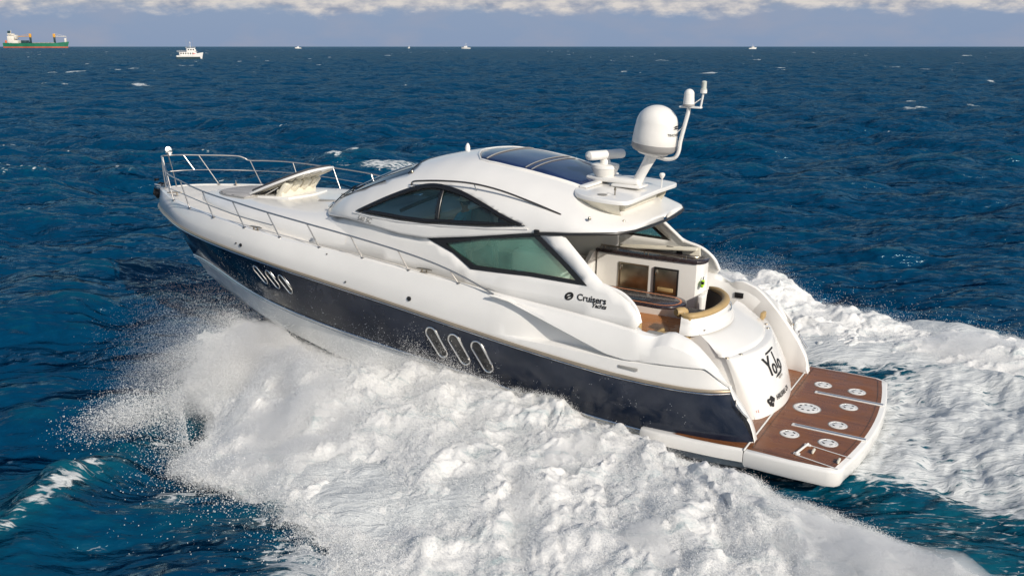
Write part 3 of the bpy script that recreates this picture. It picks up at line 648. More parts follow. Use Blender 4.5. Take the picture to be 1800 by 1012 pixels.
for a, b in posts:
    for s in (1, -1):
        if abs(a[1]) < .1 and s < 0: continue
        mb = MB(); mb.add(*tube([(a[0], s*a[1], a[2]), (b[0], s*b[1], b[2])], .013, 8))
        if b[2] < 2.5: mb.add(*lathe([(0,-.01),(.034,-.01),(.034,.008),(.02,.02),(0,.022)], (b[0], s*b[1], b[2]), 12))
        mb.build('stanchion', RST, rail)
for s in (1, -1):
    mb = MB(); mb.add(*tube([(14.60, s*.32, 2.99), (14.38, s*.43, 2.635)], .012, 6)); mb.build('stanchion', RST, rail)
    mb = MB(); mb.add(*tube([(14.86, s*.10, 2.965), (14.80, s*.14, 2.62), (14.73, s*.16, 2.24)], .014, 6)); mb.build('stanchion', RST, rail)
# search light on the pulpit
t_ = bpy.data.objects.new('search_light', None); C.objects.link(t_); t_.parent = Y; t_.location = (14.72, .02, 2.99)
mb = MB(); mb.add(*tube([(0,0,-.02),(0,0,.06)], .022)); mb.add(*rbox((0,0,.075),(.07,.13,.02),.006)); mb.build('bracket', STEEL, t_)
mb = MB(); mb.add(*lathe([(0,-.07),(.05,-.07),(.075,.0),(.08,.06),(.07,.065),(0,.05)], (.0,0,.14), 20, (-.75,.45,.2))); mb.build('lamp_housing', STEEL, t_)
mb = MB(); mb.add(*lathe([(0,-.05),(.035,-.05),(.05,.0),(.05,.04),(0,.035)], (-.11,.05,.11), 16, (-.8,.5,.1))); mb.build('lamp_housing', STEEL, t_)
# anchor roller and anchor
mb = MB(); mb.add(*rbox((14.98,0,2.20),(.36,.16,.07),.015)); mb.add(*rbox((15.12,.07,2.23),(.20,.012,.12),.004)); mb.add(*rbox((15.12,-.07,2.23),(.20,.012,.12),.004)); mb.add(*tube([(15.16,-.06,2.22),(15.16,.06,2.22)], .035, 10)); mb.build('anchor_roller', STEEL, Y)
an = bpy.data.objects.new('anchor', None); C.objects.link(an); an.matrix_world = YM @ Matrix.Translation((15.1,0,2.26))
tag(an, 'small dark anchor stowed on the roller at the tip of the yacht bow', 'anchor')
mb = MB(); mb.add(*tube([(-.35,0,.05),(.0,0,.05),(.14,0,-.02),(.17,0,-.16)], .022)); mb.add(*tube([(.12,-.05,.12),(.12,.05,.12)], .03)); mb.build('shank', BLACK, an)
mb = MB(); mb.add([(.20,0,-.02),(.10,.16,-.20),(.12,.02,-.34),(.12,-.02,-.34),(.10,-.16,-.20),(.16,0,-.18)], [(0,1,5),(1,2,5),(2,3,5),(3,4,5),(4,0,5),(0,4,3,2,1)]); mb.build('fluke', BLACK, an, smooth=False)
# cleats
def cleat(p, yaw=0, parent=Y, s=1.0, m=None):
    M = Matrix.Translation(p) @ Matrix.Rotation(yaw, 4, 'Z'); mb = MB()
    def a(vf): mb.add([tuple(M @ (Vector(q)*s)) for q in vf[0]], vf[1])
    a(tube([(-.16,0,.055),(-.10,0,.062),(.10,0,.062),(.16,0,.055)], [.010,.016,.016,.010])); a(tube([(-.05,0,0),(-.045,0,.06)], .014)); a(tube([(.05,0,0),(.045,0,.06)], .014)); a(rbox((0,0,.004),(.16,.05,.012),.004))
    return mb.build('cleat', m or BRUSH, parent)
for s in (1, -1):
    cleat((9.95, s*2.12, 2.17), 0); cleat((5.95, s*2.11, 1.90), math.radians(2)); cleat((13.55, s*.93, 2.31), s*.7)
# deck fittings on the topsides (drains, fillers)
def side_y(x, z):
    r = r_at(x); u = (z-r[2])/(zdeck(x)-r[2]); return r[1]+(ydeck(x)-r[1])*u+.05*math.sin(math.pi*min(1, max(0, u)))
for x, z, rr_, nm in ((10.22,1.86,.032,'drain'),(10.36,1.88,.014,'drain'),(7.55,1.53,.016,'drain'),(6.12,1.44,.040,'drain'),(8.05,1.97,.012,'drain')):
    for s in (1, -1):
        y = side_y(x, z); mb = MB(); mb.add(*lathe([(0,-.01),(rr_,-.01),(rr_*1.1,.012),(rr_*.7,.02),(0,.012)], (x, s*y, z), 12, (0, s, .1))); mb.build(nm, BLACK, Y)
for x in (6.20, 5.98):
    mb = MB(); z = 2.17; y = Ycab(x, z); mb.add(*lathe([(0,0),(.028,0),(.024,.012),(0,.012)], (x, y, z-.02*(6.2-x)), 12, (0,1,.1))); mb.build('fuel_cap', BLACK, Y)
mb = MB(); mb.add(*rbox((1.93,2.285,.965),(.34,.02,.05),.012)); mb.build('hull_vent', GREYV, Y)
# portholes: slanted stadium rings with dark glass, two groups of three on each side
def stadium(cx, cz, L_, w, ang, n=10):
    out = []; ux, uz = math.cos(ang), math.sin(ang); vx, vz = -uz, ux
    for k in range(n+1):
        a = -math.pi/2+math.pi*k/n; out.append((L_/2+math.cos(a)*w/2, math.sin(a)*w/2))
    for k in range(n+1):
        a = math.pi/2+math.pi*k/n; out.append((-L_/2+math.cos(a)*w/2, math.sin(a)*w/2))
    return [(cx+p*ux+q*vx, cz+p*uz+q*vz) for p, q in out]
for s in (1, -1):
    for cx, cz, L_, w, an_, tr in ((9.87,1.28,.27,.145,55,.014),(9.51,1.245,.27,.145,55,.014),(9.15,1.21,.27,.145,55,.014),(5.56,.715,.385,.215,59,.018),(5.085,.675,.385,.215,59,.018),(4.61,.635,.385,.215,59,.018)):
        st = stadium(cx, cz, L_, w, math.radians(an_)); P3 = [(x, s*(band_y(x, z)+.012), z) for x, z in st]
        mb = MB(); mb.add(*tube(P3+[P3[0], P3[1]], tr, 8)); ph = mb.build('porthole', STEEL, Y)
        obj('porthole_glass', *patch(inset(st, .004), [], .08, lambda x, z, s=s: (x, s*(band_y(x, z)+.006), z)), GLASS_P, ph)

# ---------------- foredeck: grooved pad, raised lounge lid, stepped backrest
def crz_at(x, y):
    ya = interp(x, yA); u = min(.999, abs(y)/ya); a = math.acos(u**(1/.55)); za = zdeck(x)-.03; return za+(interp(x, crz)-za)*math.sin(a)**.75
pad = crom([(12.75,.0,0),(12.62,.42,0),(12.25,.66,0),(11.7,.80,0),(11.40,.78,0),(11.36,0,0),(11.40,-.78,0),(11.7,-.80,0),(12.25,-.66,0),(12.62,-.42,0)], 3, True); pad = [(p[0], p[1]) for p in pad]
mb = MB(); mb.add(*prism(pad, -.03, .035, .02, lambda x, y, z: (x, y, crz_at(x, y)+z))); mb.build('foredeck_pad', PADM, Y)
mb = MB(); pr_ = inset(pad, -.03); mb.add(*tube([(x, y, crz_at(x, y)+.012) for x, y in pr_+[pr_[0]]], .02, 6)); mb.build('pad_rim', GREYV, Y)
lid = bpy.data.objects.new('lounge_lid', None); C.objects.link(lid); lid.parent = Y; lid.location = (11.48, 0, 2.50); lid.rotation_euler = (0, math.radians(22), 0)
lp = [(0,.70),(-.5,.72),(-1.0,.66),(-1.35,.56),(-1.55,.40),(-1.62,.15),(-1.62,-.15),(-1.55,-.40),(-1.35,-.56),(-1.0,-.66),(-.5,-.72),(0,-.70)]
mb = MB(); mb.add(*prism(lp, 0, .05, .02)); mb.build('lid_shell', GEL, lid)
mb = MB(); mb.add(*prism(inset(lp, .05), .05, .10, .03)); mb.build('lid_cushion', mat('charcoal_cushion', (.06,.06,.065), .7, bump=(80,.3)), lid)
mb = MB()
for yy in (-.42, -.14, .14, .42): mb.add(*rbox((-.72, yy, -.012), (1.35, .035, .025), .006))
mb.build('lid_rib', CREAM, lid)
mb = MB(); mb.add(*tube([(-.95,.50,-.02),(-1.1,.50,-.06),(-1.25,.50,-.02)], .01)); mb.build('lid_latch', BLACK, lid)
# cream stepped cushions under the raised lid
for k, yy in enumerate((.44,.15,-.15,-.44)):
    R_ = Matrix.Rotation(math.radians(50), 4, 'Y')
    mb = MB(); mb.add(*rbox((10.72+.05*k*0, yy, 2.66), (.44,.235,.10), .03, 3, R_)); mb.add(*rbox((10.66, yy, 2.70), (.30,.10,.10), .02, 2, R_)); mb.build('step_cushion', CREAM, Y)
mb = MB(); mb.add(*rbox((10.78,0,2.58),(.16,1.1,.16),.03)); mb.build('lid_box', CREAM, Y)
hp = [(10.45,.62),(10.35,.3),(10.30,0),(10.35,-.3),(10.45,-.62),(11.3,-.66),(11.3,.66)]
mb = MB(); mb.add(*prism(hp, -.02, .03, .015, lambda x, y, z: (x, y, crz_at(x, y)+z))); mb.build('lounge_base', GEL, Y)
mb = MB(); mb.add(*tube([(11.2,.55,2.50),(10.75,.60,2.72)], .012)); mb.build('lid_strut', STEEL, Y)
mb = MB(); mb.add(*rbox((9.55,.45,2.555),(.34,.10,.02),.008, 2, Matrix.Rotation(.4, 4, 'Z'))); mb.build('deck_vent', GREYV, Y)
mb = MB(); mb.add(*rbox((9.6,-.35,2.565),(.30,.22,.02),.008)); mb.build('deck_plate', GREYV, Y)

# ---------------- swim platform
def aftx(y): return -1.57+.055*(abs(y)/1.0)**2*.9
pl = [(0,2.21)]+[(-.7,2.235),(-1.22,2.215),(-1.36,2.16),(-1.43,2.06)]+[(aftx(y)-.05, y) for y in np.linspace(1.9,-1.9,17)]+[(-1.43,-2.06),(-1.36,-2.16),(-1.22,-2.215),(-.7,-2.235),(0,-2.21)]
mb = MB(); n_ = len(pl); rows = []
for d, z in ((.10,-.30),(.02,-.27),(0,-.22),(0,-.05),(.008,-.018),(.03,-.002)): rows.append([(x, y, z) for x, y in (inset(pl, d) if d else pl)])
mb.add(*grid(rows, True, True)); sw = mb.build('swim_platform', GEL, Y, sh=40)
tk = [(-.02,2.13)]+[(-.7,2.16),(-1.2,2.14),(-1.32,2.07)]+[(aftx(y)+.045, y) for y in np.linspace(1.95,-1.95,17)]+[(-1.32,-2.07),(-1.2,-2.14),(-.7,-2.16),(-.02,-2.13)]
obj('teak_deck', *patch(tk, [], .25, lambda x, y: (x, y, .004)), TEAK, sw, smooth=False)
mb = MB(); br = inset(tk, .07)
for i in range(len(br)):
    a, b = Vector(br[i]), Vector(br[(i+1) % len(br)])
    if (b-a).length > .02: n = Vector((-(b-a).y, (b-a).x)).normalized()*.004; mb.add([(a.x-n.x,a.y-n.y,.0075),(b.x-n.x,b.y-n.y,.0075),(b.x+n.x,b.y+n.y,.0075),(a.x+n.x,a.y+n.y,.0075)], [(0,1,2,3)])
mb.build('caulk_line', DKVINYL, sw, smooth=False)
mb = MB(); mb.add(*rbox((.0,0,.0),(.022,4.40,.03),.006)); mb.build('hinge_seam', GEL, sw)
# side wings of the platform wrapping the hull quarters
wings = [[(.012, -.30)],]
for s in (1, -1):
    wp = [(.012,2.21),(.4,2.26),(.9,2.29),(1.3,2.31),(1.56,2.31),(1.66,2.28),(1.68,2.22),(1.66,2.12),(1.3,2.10),(.8,2.02),(.4,1.95),(.012,1.70)]
    wp = [(x, s*y) for x, y in wp]; mb = MB(); rows = []
    for d, z in ((.06,-.24),(.0,-.20),(0,-.045),(.01,-.012),(.03,-.002)): rows.append([(x, y, z) for x, y in (inset(wp, d) if d else wp)])
    mb.add(*grid(rows, True, True)); mb.build('platform_wing', GEL, sw)
    wt = [(.02,2.14),(.4,2.19),(.85,2.22),(1.15,2.20),(1.0,2.10),(.6,1.99),(.02,1.65)]
    obj('teak_strip', *patch([(x, s*y) for x, y in wt], [], .3, lambda x, y: (x, y, .005)), TEAK, sw, smooth=False)
# teak landing between platform and transom
obj('teak_landing', *patch([(.014,1.80),(.014,-1.80),(.55,-1.80),(.55,1.80)], [], .4, lambda x, y: (x, y, .004)), TEAK, sw, smooth=False)
mb = MB(); mb.add(*rbox((.28,0,-.06),(.54,3.68,.115),.0)); mb.build('landing_base', GEL, Y, smooth=False)
# round chock sockets
def socket(cx, cy, r, k):
    p = bpy.data.objects.new('chock_socket', None); C.objects.link(p); p.parent = sw; p.location = (cx, cy, .004)
    mb = MB(); mb.add(*lathe([(r*.80,0),(r*1.0,0),(r*1.0,.006),(r*.97,.010),(r*.83,.010),(r*.80,.004),(r*.80,0)], n=36)); o = mb.build('socket_ring', GEL, p)
    mb = MB(); mb.add(*lathe([(0,.001),(r*.80,.001),(r*.79,.006),(r*.70,.011),(0,.012)], n=36)); mb.build('socket_plate', GEL, p)
    mb = MB()
    for i in range(k):
        a0 = 2*math.pi*(i+.5)/k; w = math.pi/k*.45
        pts = [(r*q*math.cos(a0+d*w), r*q*math.sin(a0+d*w), .0135) for q, d in ((.50,-1),(.66,-1),(.67,0),(.66,1),(.50,1),(.49,0))]; mb.add(pts, [(0,1,2,3,4,5)])
    mb.build('socket_slot', BLACK, p, smooth=False)
    rg = lathe([(r*1.03,.0),(r*1.09,.0),(r*1.09,.0025),(r*1.03,.0025)], n=36); mb = MB(); mb.add(*rg); mb.build('socket_gasket', GREYV, p)
for cx, cy in ((-.44,-1.26),(-1.03,-1.24),(-1.04,-.43),(-1.04,.46),(-.45,1.23),(-1.05,1.25)): socket(cx, cy, .145, 4)
socket(-.44, 0, .215, 8)
for s in (1, -1):
    mb = MB(); mb.add(*rbox((-.97, s*.83, .010),(1.16,.105,.018),.006)); tr_ = mb.build('tender_track', GEL, sw)
    mb = MB(); mb.add(*rbox((-.985, s*.83, .020),(1.10,.055,.006),.002)); mb.build('track_insert', mat('anodised_channel' if s > 0 else 'x', (.30,.33,.40), .3, metal=.7) if s > 0 else MATS['anodised_channel'], tr_)
# boarding ladder hatch
mb = MB()
for a, b in (((-.80,1.50),(-1.47,1.64)),((-.72,1.96),(-1.37,2.12))): mb.add(*tube([(a[0],a[1],.012),(b[0],b[1],.012)], .008, 6))
mb.build('ladder_rail', GEL, sw)
mb = MB(); mb.add(*tube([(-.80,1.50,.03),(-.72,1.96,.03)], .018, 8)); mb.add(*rbox((-.80,1.53,.02),(.10,.05,.03),.01)); mb.add(*rbox((-.73,1.93,.02),(.10,.05,.03),.01)); mb.build('ladder_hinge', GEL, sw)
for x, y in ((-.93,1.72),(-1.33,1.86)):
    mb = MB(); mb.add(*tube([(x, y+.07, .012),(x, y+.06,.035),(x,y-.05,.035),(x,y-.07,.012)], [.012,.022,.022,.012], 8)); mb.build('ladder_handle', CREAM, sw)
pair('stern_grab_rail', [tube([(.05, 1.96, .42),(.13, 1.99,.50),(.22, 2.02,.62),(.25, 2.02,.70)], .018, 8)], STEEL, Y)

# ---------------- transom block with steps, sun-pad lid and name
face_b = [(.42,1.02,0),(.17,.96,0),(.02,.62,0),(-.06,.2,0),(-.07,-.2,0),(-.01,-.65,0),(.12,-1.15,0),(.30,-1.55,0),(.48,-1.66,0)]
face_t = [(.72,1.04,.96),(.60,1.0,.955),(.46,.62,.96),(.36,.2,.965),(.345,-.2,.965),(.38,-.55,.965),(.50,-1.0,.96),(.70,-1.45,.955),(.85,-1.6,.955)]
fb = crom(face_b, 4); ft = crom(face_t, 4)
def mixp(a, b, t): return tuple(a[i]*(1-t)+b[i]*t for i in range(3))
def face_pt(u, t):
    """u along the arc 0..1 (port to starboard), t height 0..1"""
    k = u*(len(fb)-1); i = min(len(fb)-2, int(k)); q = k-i
    a = mixp(fb[i], fb[i+1], q); b = mixp(ft[i], ft[i+1], q); p = mixp(a, b, t)
    return (p[0]-.05*math.sin(math.pi*t), p[1], p[2])
mb = MB(); rows = [[face_pt(i/36, t) for t in np.linspace(0, 1, 10)]+[(face_pt(i/36, 1)[0]+.03, face_pt(i/36, 1)[1], .985)]+[(face_pt(i/36, 1)[0]+.17, face_pt(i/36, 1)[1]*.985, .985)] for i in range(37)]
mb.add(*grid(rows))
# port and starboard flanks of the block
prof_p = [(.42,0),(.62,.0),(1.5,.0),(1.5,1.62),(1.35,1.60),(1.30,1.36),(1.18,1.28),(.79,.96),(.72,.96),(.60,.955)]
mb.add([(x, 1.0, z) for x, z in prof_p]+[(.17,.965,0)], [(10,0,1,2,3,4,5,6,7,8,9)])
tb = mb.build('transom_block', GEL, Y, sh=50)
# crowned lid sloping up to the seat back
def lid_z(x): return 1.0+(x-.60)*.40 if x < 1.2 else 1.24+(x-1.2)*.12
rows = []
for u in np.linspace(0, 1, 30):
    p = face_pt(u, 1); a = (p[0]+.14, p[1]*.985, .985)
    yb = 1.0-2.45*u if u < 1 else -1.45
    b = (1.22+.16*math.cos(math.pi*(u-.5))*-.0+.22*abs(u-.45)**2, .98-2.3*u, 1.30)
    row = [a, (a[0]+.01, a[1], 1.02)]
    for t in np.linspace(.04, 1, 10):
        q = mixp((a[0]+.03, a[1], 1.03), b, t); row.append((q[0], q[1], 1.03+(1.30-1.03)*t+.035*math.sin(math.pi*t)))
    rows.append(row)
mb = MB(); mb.add(*grid(rows)); mb.build('sunpad_lid', GEL, tb, sh=50)
for u, v in ((.10,.98),(.22,.98),(.74,.98),(.80,.98)):
    p = face_pt(u, 1); mb = MB(); mb.add(*lathe([(0,0),(.035,0),(.03,.012),(0,.012)], (p[0]+.085, p[1]*.99, .984), 12)); mb.build('deck_fitting', BRUSH, tb)
# pop-up cleats and caps on the upper step
for x, y, z in ((1.18,.86,1.345),(1.17,.28,1.36),(1.19,-.30,1.36),(1.27,-.85,1.345)):
    mb = MB(); mb.add(*rbox((x, y, z),(.05,.11,.02),.008)); mb.build('step_hinge', BRUSH, tb)
mb = MB(); mb.add(*rbox((.80,-1.45,1.06),(.07,.20,.13),.02)); mb.build('shore_power_cover', TANV, Y)
# lower body behind the lid: curved white back of the seat, two rolls
arc = crom([(1.54,1.0,0),(1.36,.95,0),(1.21,.62,0),(1.15,.2,0),(1.17,-.2,0),(1.29,-.55,0),(1.48,-.80,0),(1.70,-.93,0)], 5)
rows = []
for x, y, _ in arc:
    c = Vector((1.75, .05)); d = (Vector((x, y))-c).normalized()
    rows.append([(x+d.x*o_, y+d.y*o_, z) for o_, z in ((.17,1.28),(.165,1.34),(.12,1.40),(.085,1.42),(.08,1.47),(.06,1.53),(.02,1.56),(-.02,1.56))])
mb = MB(); mb.add(*grid(rows)); mb.build('seat_back_moulding', GEL, tb, sh=60)
mb = MB(); mb.add(*tube([(lambda x,y: (x, y, 1.47))(*((Vector((x,y))+((Vector((x,y))-Vector((1.75,.05))).normalized()*.11)).to_tuple())) for x, y, _ in arc[18:30]], .012, 6)); mb.build('grab_rail', STEEL, tb)
# bench: tan bolster arc, dark backrest, seat
bench = bpy.data.objects.new('cockpit_bench', None); C.objects.link(bench); bench.parent = Y
rows = []
for i, (x, y, _) in enumerate(arc):
    c = Vector((1.75,.05)); d = (Vector((x, y))-c).normalized(); e = min(1, i/4, (len(arc)-1-i)/4)*.5+.5
    rows.append([(x+d.x*r*math.cos(a)*e, y+d.y*r*math.cos(a)*e, 1.575+.055*math.sin(a)*e) for a in np.linspace(0, 2*math.pi, 12, endpoint=False) for r in (.075,)])
mb = MB(); mb.add(*grid(rows, True, True)); mb.build('bolster', TANV, bench)
rows = []
for x, y, _ in arc:
    c = Vector((1.75,.05)); d = (Vector((x, y))-c).normalized(); rows.append([(x-d.x*o_, y-d.y*o_, z) for o_, z in ((.0,1.56),(.07,1.55),(.11,1.45),(.15,1.2),(.16,1.18))])
mb = MB(); mb.add(*grid(rows)); mb.build('backrest', DKVINYL, bench, sh=60)
rows = []
for x, y, _ in arc:
    c = Vector((1.85,.05)); d = (Vector((x, y))-c).normalized(); L_ = (Vector((x, y))-c).length
    rows.append([(c.x+d.x*(L_-o_), c.y+d.y*(L_-o_), z) for o_, z in ((.10,1.16),(.16,1.19),(min(.50,L_-.05),1.19),(min(.56,L_-.03),1.15),(min(.56,L_-.03),.76))])
mb = MB(); mb.add(*grid(rows)); mb.build('seat', DKVINYL, bench, sh=50)
# port end of the bench: rolled arm and tan side panel
mb = MB(); mb.add(*rbox((1.44,1.0,1.30),(.16,.09,.62),.03, 3)); mb.add(*lathe([(0,-.11),(.06,-.11),(.085,-.06),(.085,.06),(.06,.11),(0,.11)], (1.60,.86,1.58), 16, (.5,.8,.1))); mb.build('bench_arm', TANV, bench)
mb = MB(); mb.add(*rbox((1.62,1.10,1.22),(.52,.10,.10),.03,3)); mb.add(*rbox((1.88,1.02,1.22),(.08,.26,.10),.03,3)); mb.add(*rbox((1.60,1.02,1.14),(.40,.18,.10),.03,3)); mb.build('footrest', TANV, bench)
mb = MB(); mb.add(*rbox((1.62,1.0,1.20),(.36,.16,.04),.01)); mb.build('footrest_pad', DKVINYL, bench)
mb = MB(); mb.add(*rbox((1.75,-.30,1.235),(.30,.34,.10),.04,3)); mb.build('seat_cushion', DKVINYL, bench)

# ---------------- cockpit sole, liner, galley, table
obj('cockpit_sole', *patch([(1.0,1.76),(6.5,1.76),(6.5,-1.76),(1.0,-1.76)], [], .5, lambda x, y: (x, y, .75)), TEAKC, Y, smooth=False)
mb = MB()
for k in range(3): mb.add(*rbox((.68+.17*k, 1.40, .125+.125*k), (.34-.0*k, .78, .25+.25*k), .015)); 
mb.build('boarding_steps', GEL, Y)
for s in (1, -1):
    mb = MB(); rows = []
    for x in np.arange(.9, 6.3, .15):
        zt = min(interp(x, tT) if x < 1.9 else interp(x, zH), 2.4)-.03; ya = 1.80+.02*min(1, x/3)
        rows.append([(x, s*ya, .0), (x, s*ya, .76), (x, s*(ya+.0), zt-.15), (x, s*(ya+.1), zt)])
    mb.add(*grid(rows)); mb.build('cockpit_liner', GEL, Y)
# inner face of the starboard wing: recessed shelf and two small switch panels
mb = MB(); mb.add(*rbox((3.15,-1.76,1.97),(1.8,.14,.05),.02,2,Matrix.Rotation(.09,4,'Y'))); mb.add(*rbox((3.2,-1.83,1.85),(2.0,.05,.30),.02,2,Matrix.Rotation(.09,4,'Y'))); mb.build('coaming_shelf', CREAM, Y)
for x, w in ((2.82,.14),(2.62,.12)):
    mb = MB(); mb.add(*rbox((x,-1.80,1.965+.28*(x-2.72)),(w,.03,.085),.006)); mb.build('switch_panel', BLACK, Y)
for s, x in ((-1, 1.38),):
    mb = MB(); mb.add(*rbox((x, s*1.80, 1.27),(.17,.03,.10),.008)); mb.build('speaker_box', BLACK, Y)
# starboard step box forward of the bench (white)
mb = MB(); mb.add(*rbox((1.96,-1.50,1.02),(.12,.56,.56),.04,3)); mb.build('starboard_locker', GEL, Y)
# galley cabinet
gp = crom([(2.12,-1.38,0),(2.02,-1.52,0),(2.02,-1.78,0)], 5); gal = [(4.15,-1.32),(3.95,-1.30),(3.0,-1.32),(2.3,-1.36)]+[(p[0], p[1]) for p in gp]+[(4.15,-1.78)]
mb = MB(); mb.add(*prism(gal, .75, 1.86, .03)); gl_ = mb.build('galley_cabinet', GEL, Y)
ct = inset(gal, -.03); mb = MB(); mb.add(*prism(ct, 1.865, 1.925, .02)); mb.build('countertop', WALN, gl_)
mb = MB(); mb.add(*tube(crom([(4.1,-1.36,1.99),(3.2,-1.37,1.98),(2.4,-1.42,1.97),(2.15,-1.50,1.97),(2.08,-1.70,1.98)], 5), .014, 8))
for x, y in ((4.0,-1.36),(3.1,-1.37),(2.35,-1.42)): mb.add(*tube([(x,y,1.92),(x,y,1.985)], .012, 6)); mb.add(*tube([(x+.08,y,1.92),(x+.08,y,1.985)], .012, 6))
mb.build('counter_rail', BRUSH, gl_)
for x0, x1, z0, z1, open_ in ((3.06,3.66,1.20,1.70,0),(2.45,2.92,1.18,1.70,1)):
    cx = (x0+x1)/2; w = x1-x0; mb = MB()
    for q in (rbox((x0, -1.305, (z0+z1)/2),(.03,.035,z1-z0+.03),.006), rbox((x1,-1.305,(z0+z1)/2),(.03,.035,z1-z0+.03),.006), rbox((cx,-1.305,z1),(w,.034,.03),.006), rbox((cx,-1.305,z0),(w,.034,.03),.006)): mb.add(*q)
    dr = mb.build('fridge_door', BLACK if open_ else BRUSH, gl_)
    mb = MB(); mb.add(*rbox((cx,-1.31,(z0+z1)/2),(w-.03,.012,z1-z0-.03),.004)); mb.build('door_panel', BRUSH, dr)
    mb = MB(); mb.add(*rbox((x1-.035,-1.285,z1-.09),(.02,.03,.10),.006)); mb.build('door_handle', STEEL, dr)
    if open_:
        mb = MB(); mb.add(*rbox((cx+.0,-1.29,z0+.11),(.32,.03,.075),.012)); mb.build('door_tray', TANV, dr)
# forward bulkhead, side lockers
mb = MB(); mb.add(*prism([(.75,0),(.75,.9),(1.62,.9),(1.86,.55),(1.86,0)], 4.20, 4.28, .0, lambda a, b, c: (c, -1.80+b, a))); mb.build('aft_bulkhead', GEL, Y, smooth=False)
# table with inlay and folding leg
tb_ = bpy.data.objects.new('cockpit_table', None); C.objects.link(tb_); tb_.parent = Y; tb_.location = (2.80, -.02, 1.42); tb_.rotation_euler = (0, math.radians(0), math.radians(-1))
TL, TW = 1.95, .82
def oval(L_, W_, n=12): 
    r = W_/2; out = [(-(L_/2-r)-r*math.cos(a)*1.0, -r*math.sin(a)) for a in np.linspace(math.pi/2, -math.pi/2, n)]
    return out+[(x*-1, -y) for x, y in out]
mb = MB(); mb.add(*prism(oval(TL, TW), 0, .045, .015)); mb.build('tabletop', WALN, tb_)
o1 = oval(TL-.16, TW-.16); o2 = oval(TL-.23, TW-.23); mb = MB(); n = len(o1); mb.add([(x, y, .0475) for x, y in o1]+[(x, y, .0475) for x, y in o2], [(i, (i+1) % n, n+(i+1) % n, n+i) for i in range(n)]); mb.build('inlay', ORNG, tb_, smooth=False)
mb = MB(); mb.add(*tube([(.05,0,-.67),(.05,0,0)], .035, 12)); mb.add(*lathe([(0,0),(.15,0),(.15,.015),(.05,.03),(0,.03)], (.05,0,-.67))); mb.build('leg', BRUSH, tb_)
# boarding gate pole, helm-side lever box on the port coaming
mb = MB(); mb.add(*tube([(2.02,1.66,1.45),(1.95,1.2,1.05),(2.0,.9,.98)], .012)); mb.add(*tube([(1.98,1.55,1.05),(2.25,1.35,1.28)], .010)); mb.build('gate_pole', STEEL, Y)
mb = MB(); mb.add(*rbox((2.02,1.72,1.42),(.12,.10,.26),.03,3)); mb.build('coaming_bolster', TANV, Y)
mb = MB(); mb.add(*tube([(2.10,1.76,1.50),(2.14,1.72,1.70)], .03, 8)); mb.build('rod_holder', BRUSH, Y)
# port gate sill
mb = MB(); mb.add(*rbox((1.62,1.88,1.49),(.34,.13,.012),.004,1,Matrix.Rotation(.0,4,'Y'))); mb.build('gate_sill', GREYV, Y)

# ---------------- lettering
def cabt(cx, cz, rot=0.0, off=.029):
    c_, s_ = math.cos(rot), math.sin(rot)
    def f(a, b): 
        x = cx-(a*c_-b*s_); z = cz+(a*s_+b*c_); return (x, Ycab(x, z)+off, z)
    return f
text('lettering', 'Cruisers', .150, cabt(2.72, 1.905, math.radians(0)), INK, Y, .004, bold=.003)
text('lettering', 'Yachts', .095, cabt(2.58, 1.815, math.radians(0)), INK, Y, .004, shear=.3, bold=.003)
# emblem: leaning oval with two cut-out strokes
cf = cabt(3.12, 1.90)
ov = [(.075*math.cos(a)+.02*math.sin(a), .068*math.sin(a)) for a in np.linspace(0, 2*math.pi, 28, endpoint=False)]
h1 = [(-.045,-.01),(-.02,.025),(.03,.035),(.012,.012),(-.02,.002)]; h2 = [(-.03,-.045),(.0,-.012),(.045,-.004),(.03,-.022),(.005,-.036)]
thick(obj('emblem', *patch(ov, [h1, h2], .03, cf), INK, Y, smooth=False), .004, 1)
def topsidet(cx, cz, rot=0):
    def f(a, b): x = cx-a*math.cos(rot)+b*math.sin(rot); z = cz+a*math.sin(rot)+b*math.cos(rot); p = S(x, t_xz(x, z), .006); return p
    return f
text('lettering', '540 SC', .125, topsidet(7.45, 2.635, math.radians(-2)), MATS['grey_trim'], Y, .003, shear=.35)
def facef(u0, t0, sx=1.0):
    # metres on the transom face: 2.75 m of arc, 1 m of height
    def f(a, b):
        p = face_pt(u0+a*sx/2.75, min(1, max(0, t0+b))); return (p[0]-.012, p[1], p[2])
    return f
text('boat_name', 'Y', .44, facef(.362, .71, .80), INK, tb, .004, bold=.004)
for ch_, u_, z_, sz_ in (('o', .415, .675, .36), ('l', .462, .735, .40), ('o', .508, .675, .36)): text('boat_name', ch_, sz_, facef(u_, z_, .78), INK, tb, .004, bold=.003)
thick(obj('name_bar', *patch([(-.17,.0),(.19,.015),(.18,.04),(-.15,.03)], [], .06, facef(.440, .90)), INK, tb, smooth=False), .004, 1)
sw_ = crom([(-.16,-.035,0),(-.05,.0,0),(.08,.005,0),(.18,.03,0),(.10,-.022,0),(-.05,-.035,0)], 4)
thick(obj('name_swoosh', *patch([(p[0], p[1]) for p in sw_[:-1]], [], .04, facef(.45, .545)), INK, tb, smooth=False), .004, 1)
text('lettering', 'express', .075, facef(.46, .485, .8), MATS['grey_trim'], tb, .003, shear=.4)
text('home_port', 'HALIFAX. CA', .125, facef(.435, .215, .72), INK, tb, .003, bold=.002)
ef = facef(.282, .205)
bl = [(.085*math.cos(a)*(1+.25*math.sin(3*a)), .085*math.sin(a)*(1+.2*math.cos(5*a))) for a in np.linspace(0, 2*math.pi, 36, endpoint=False)]
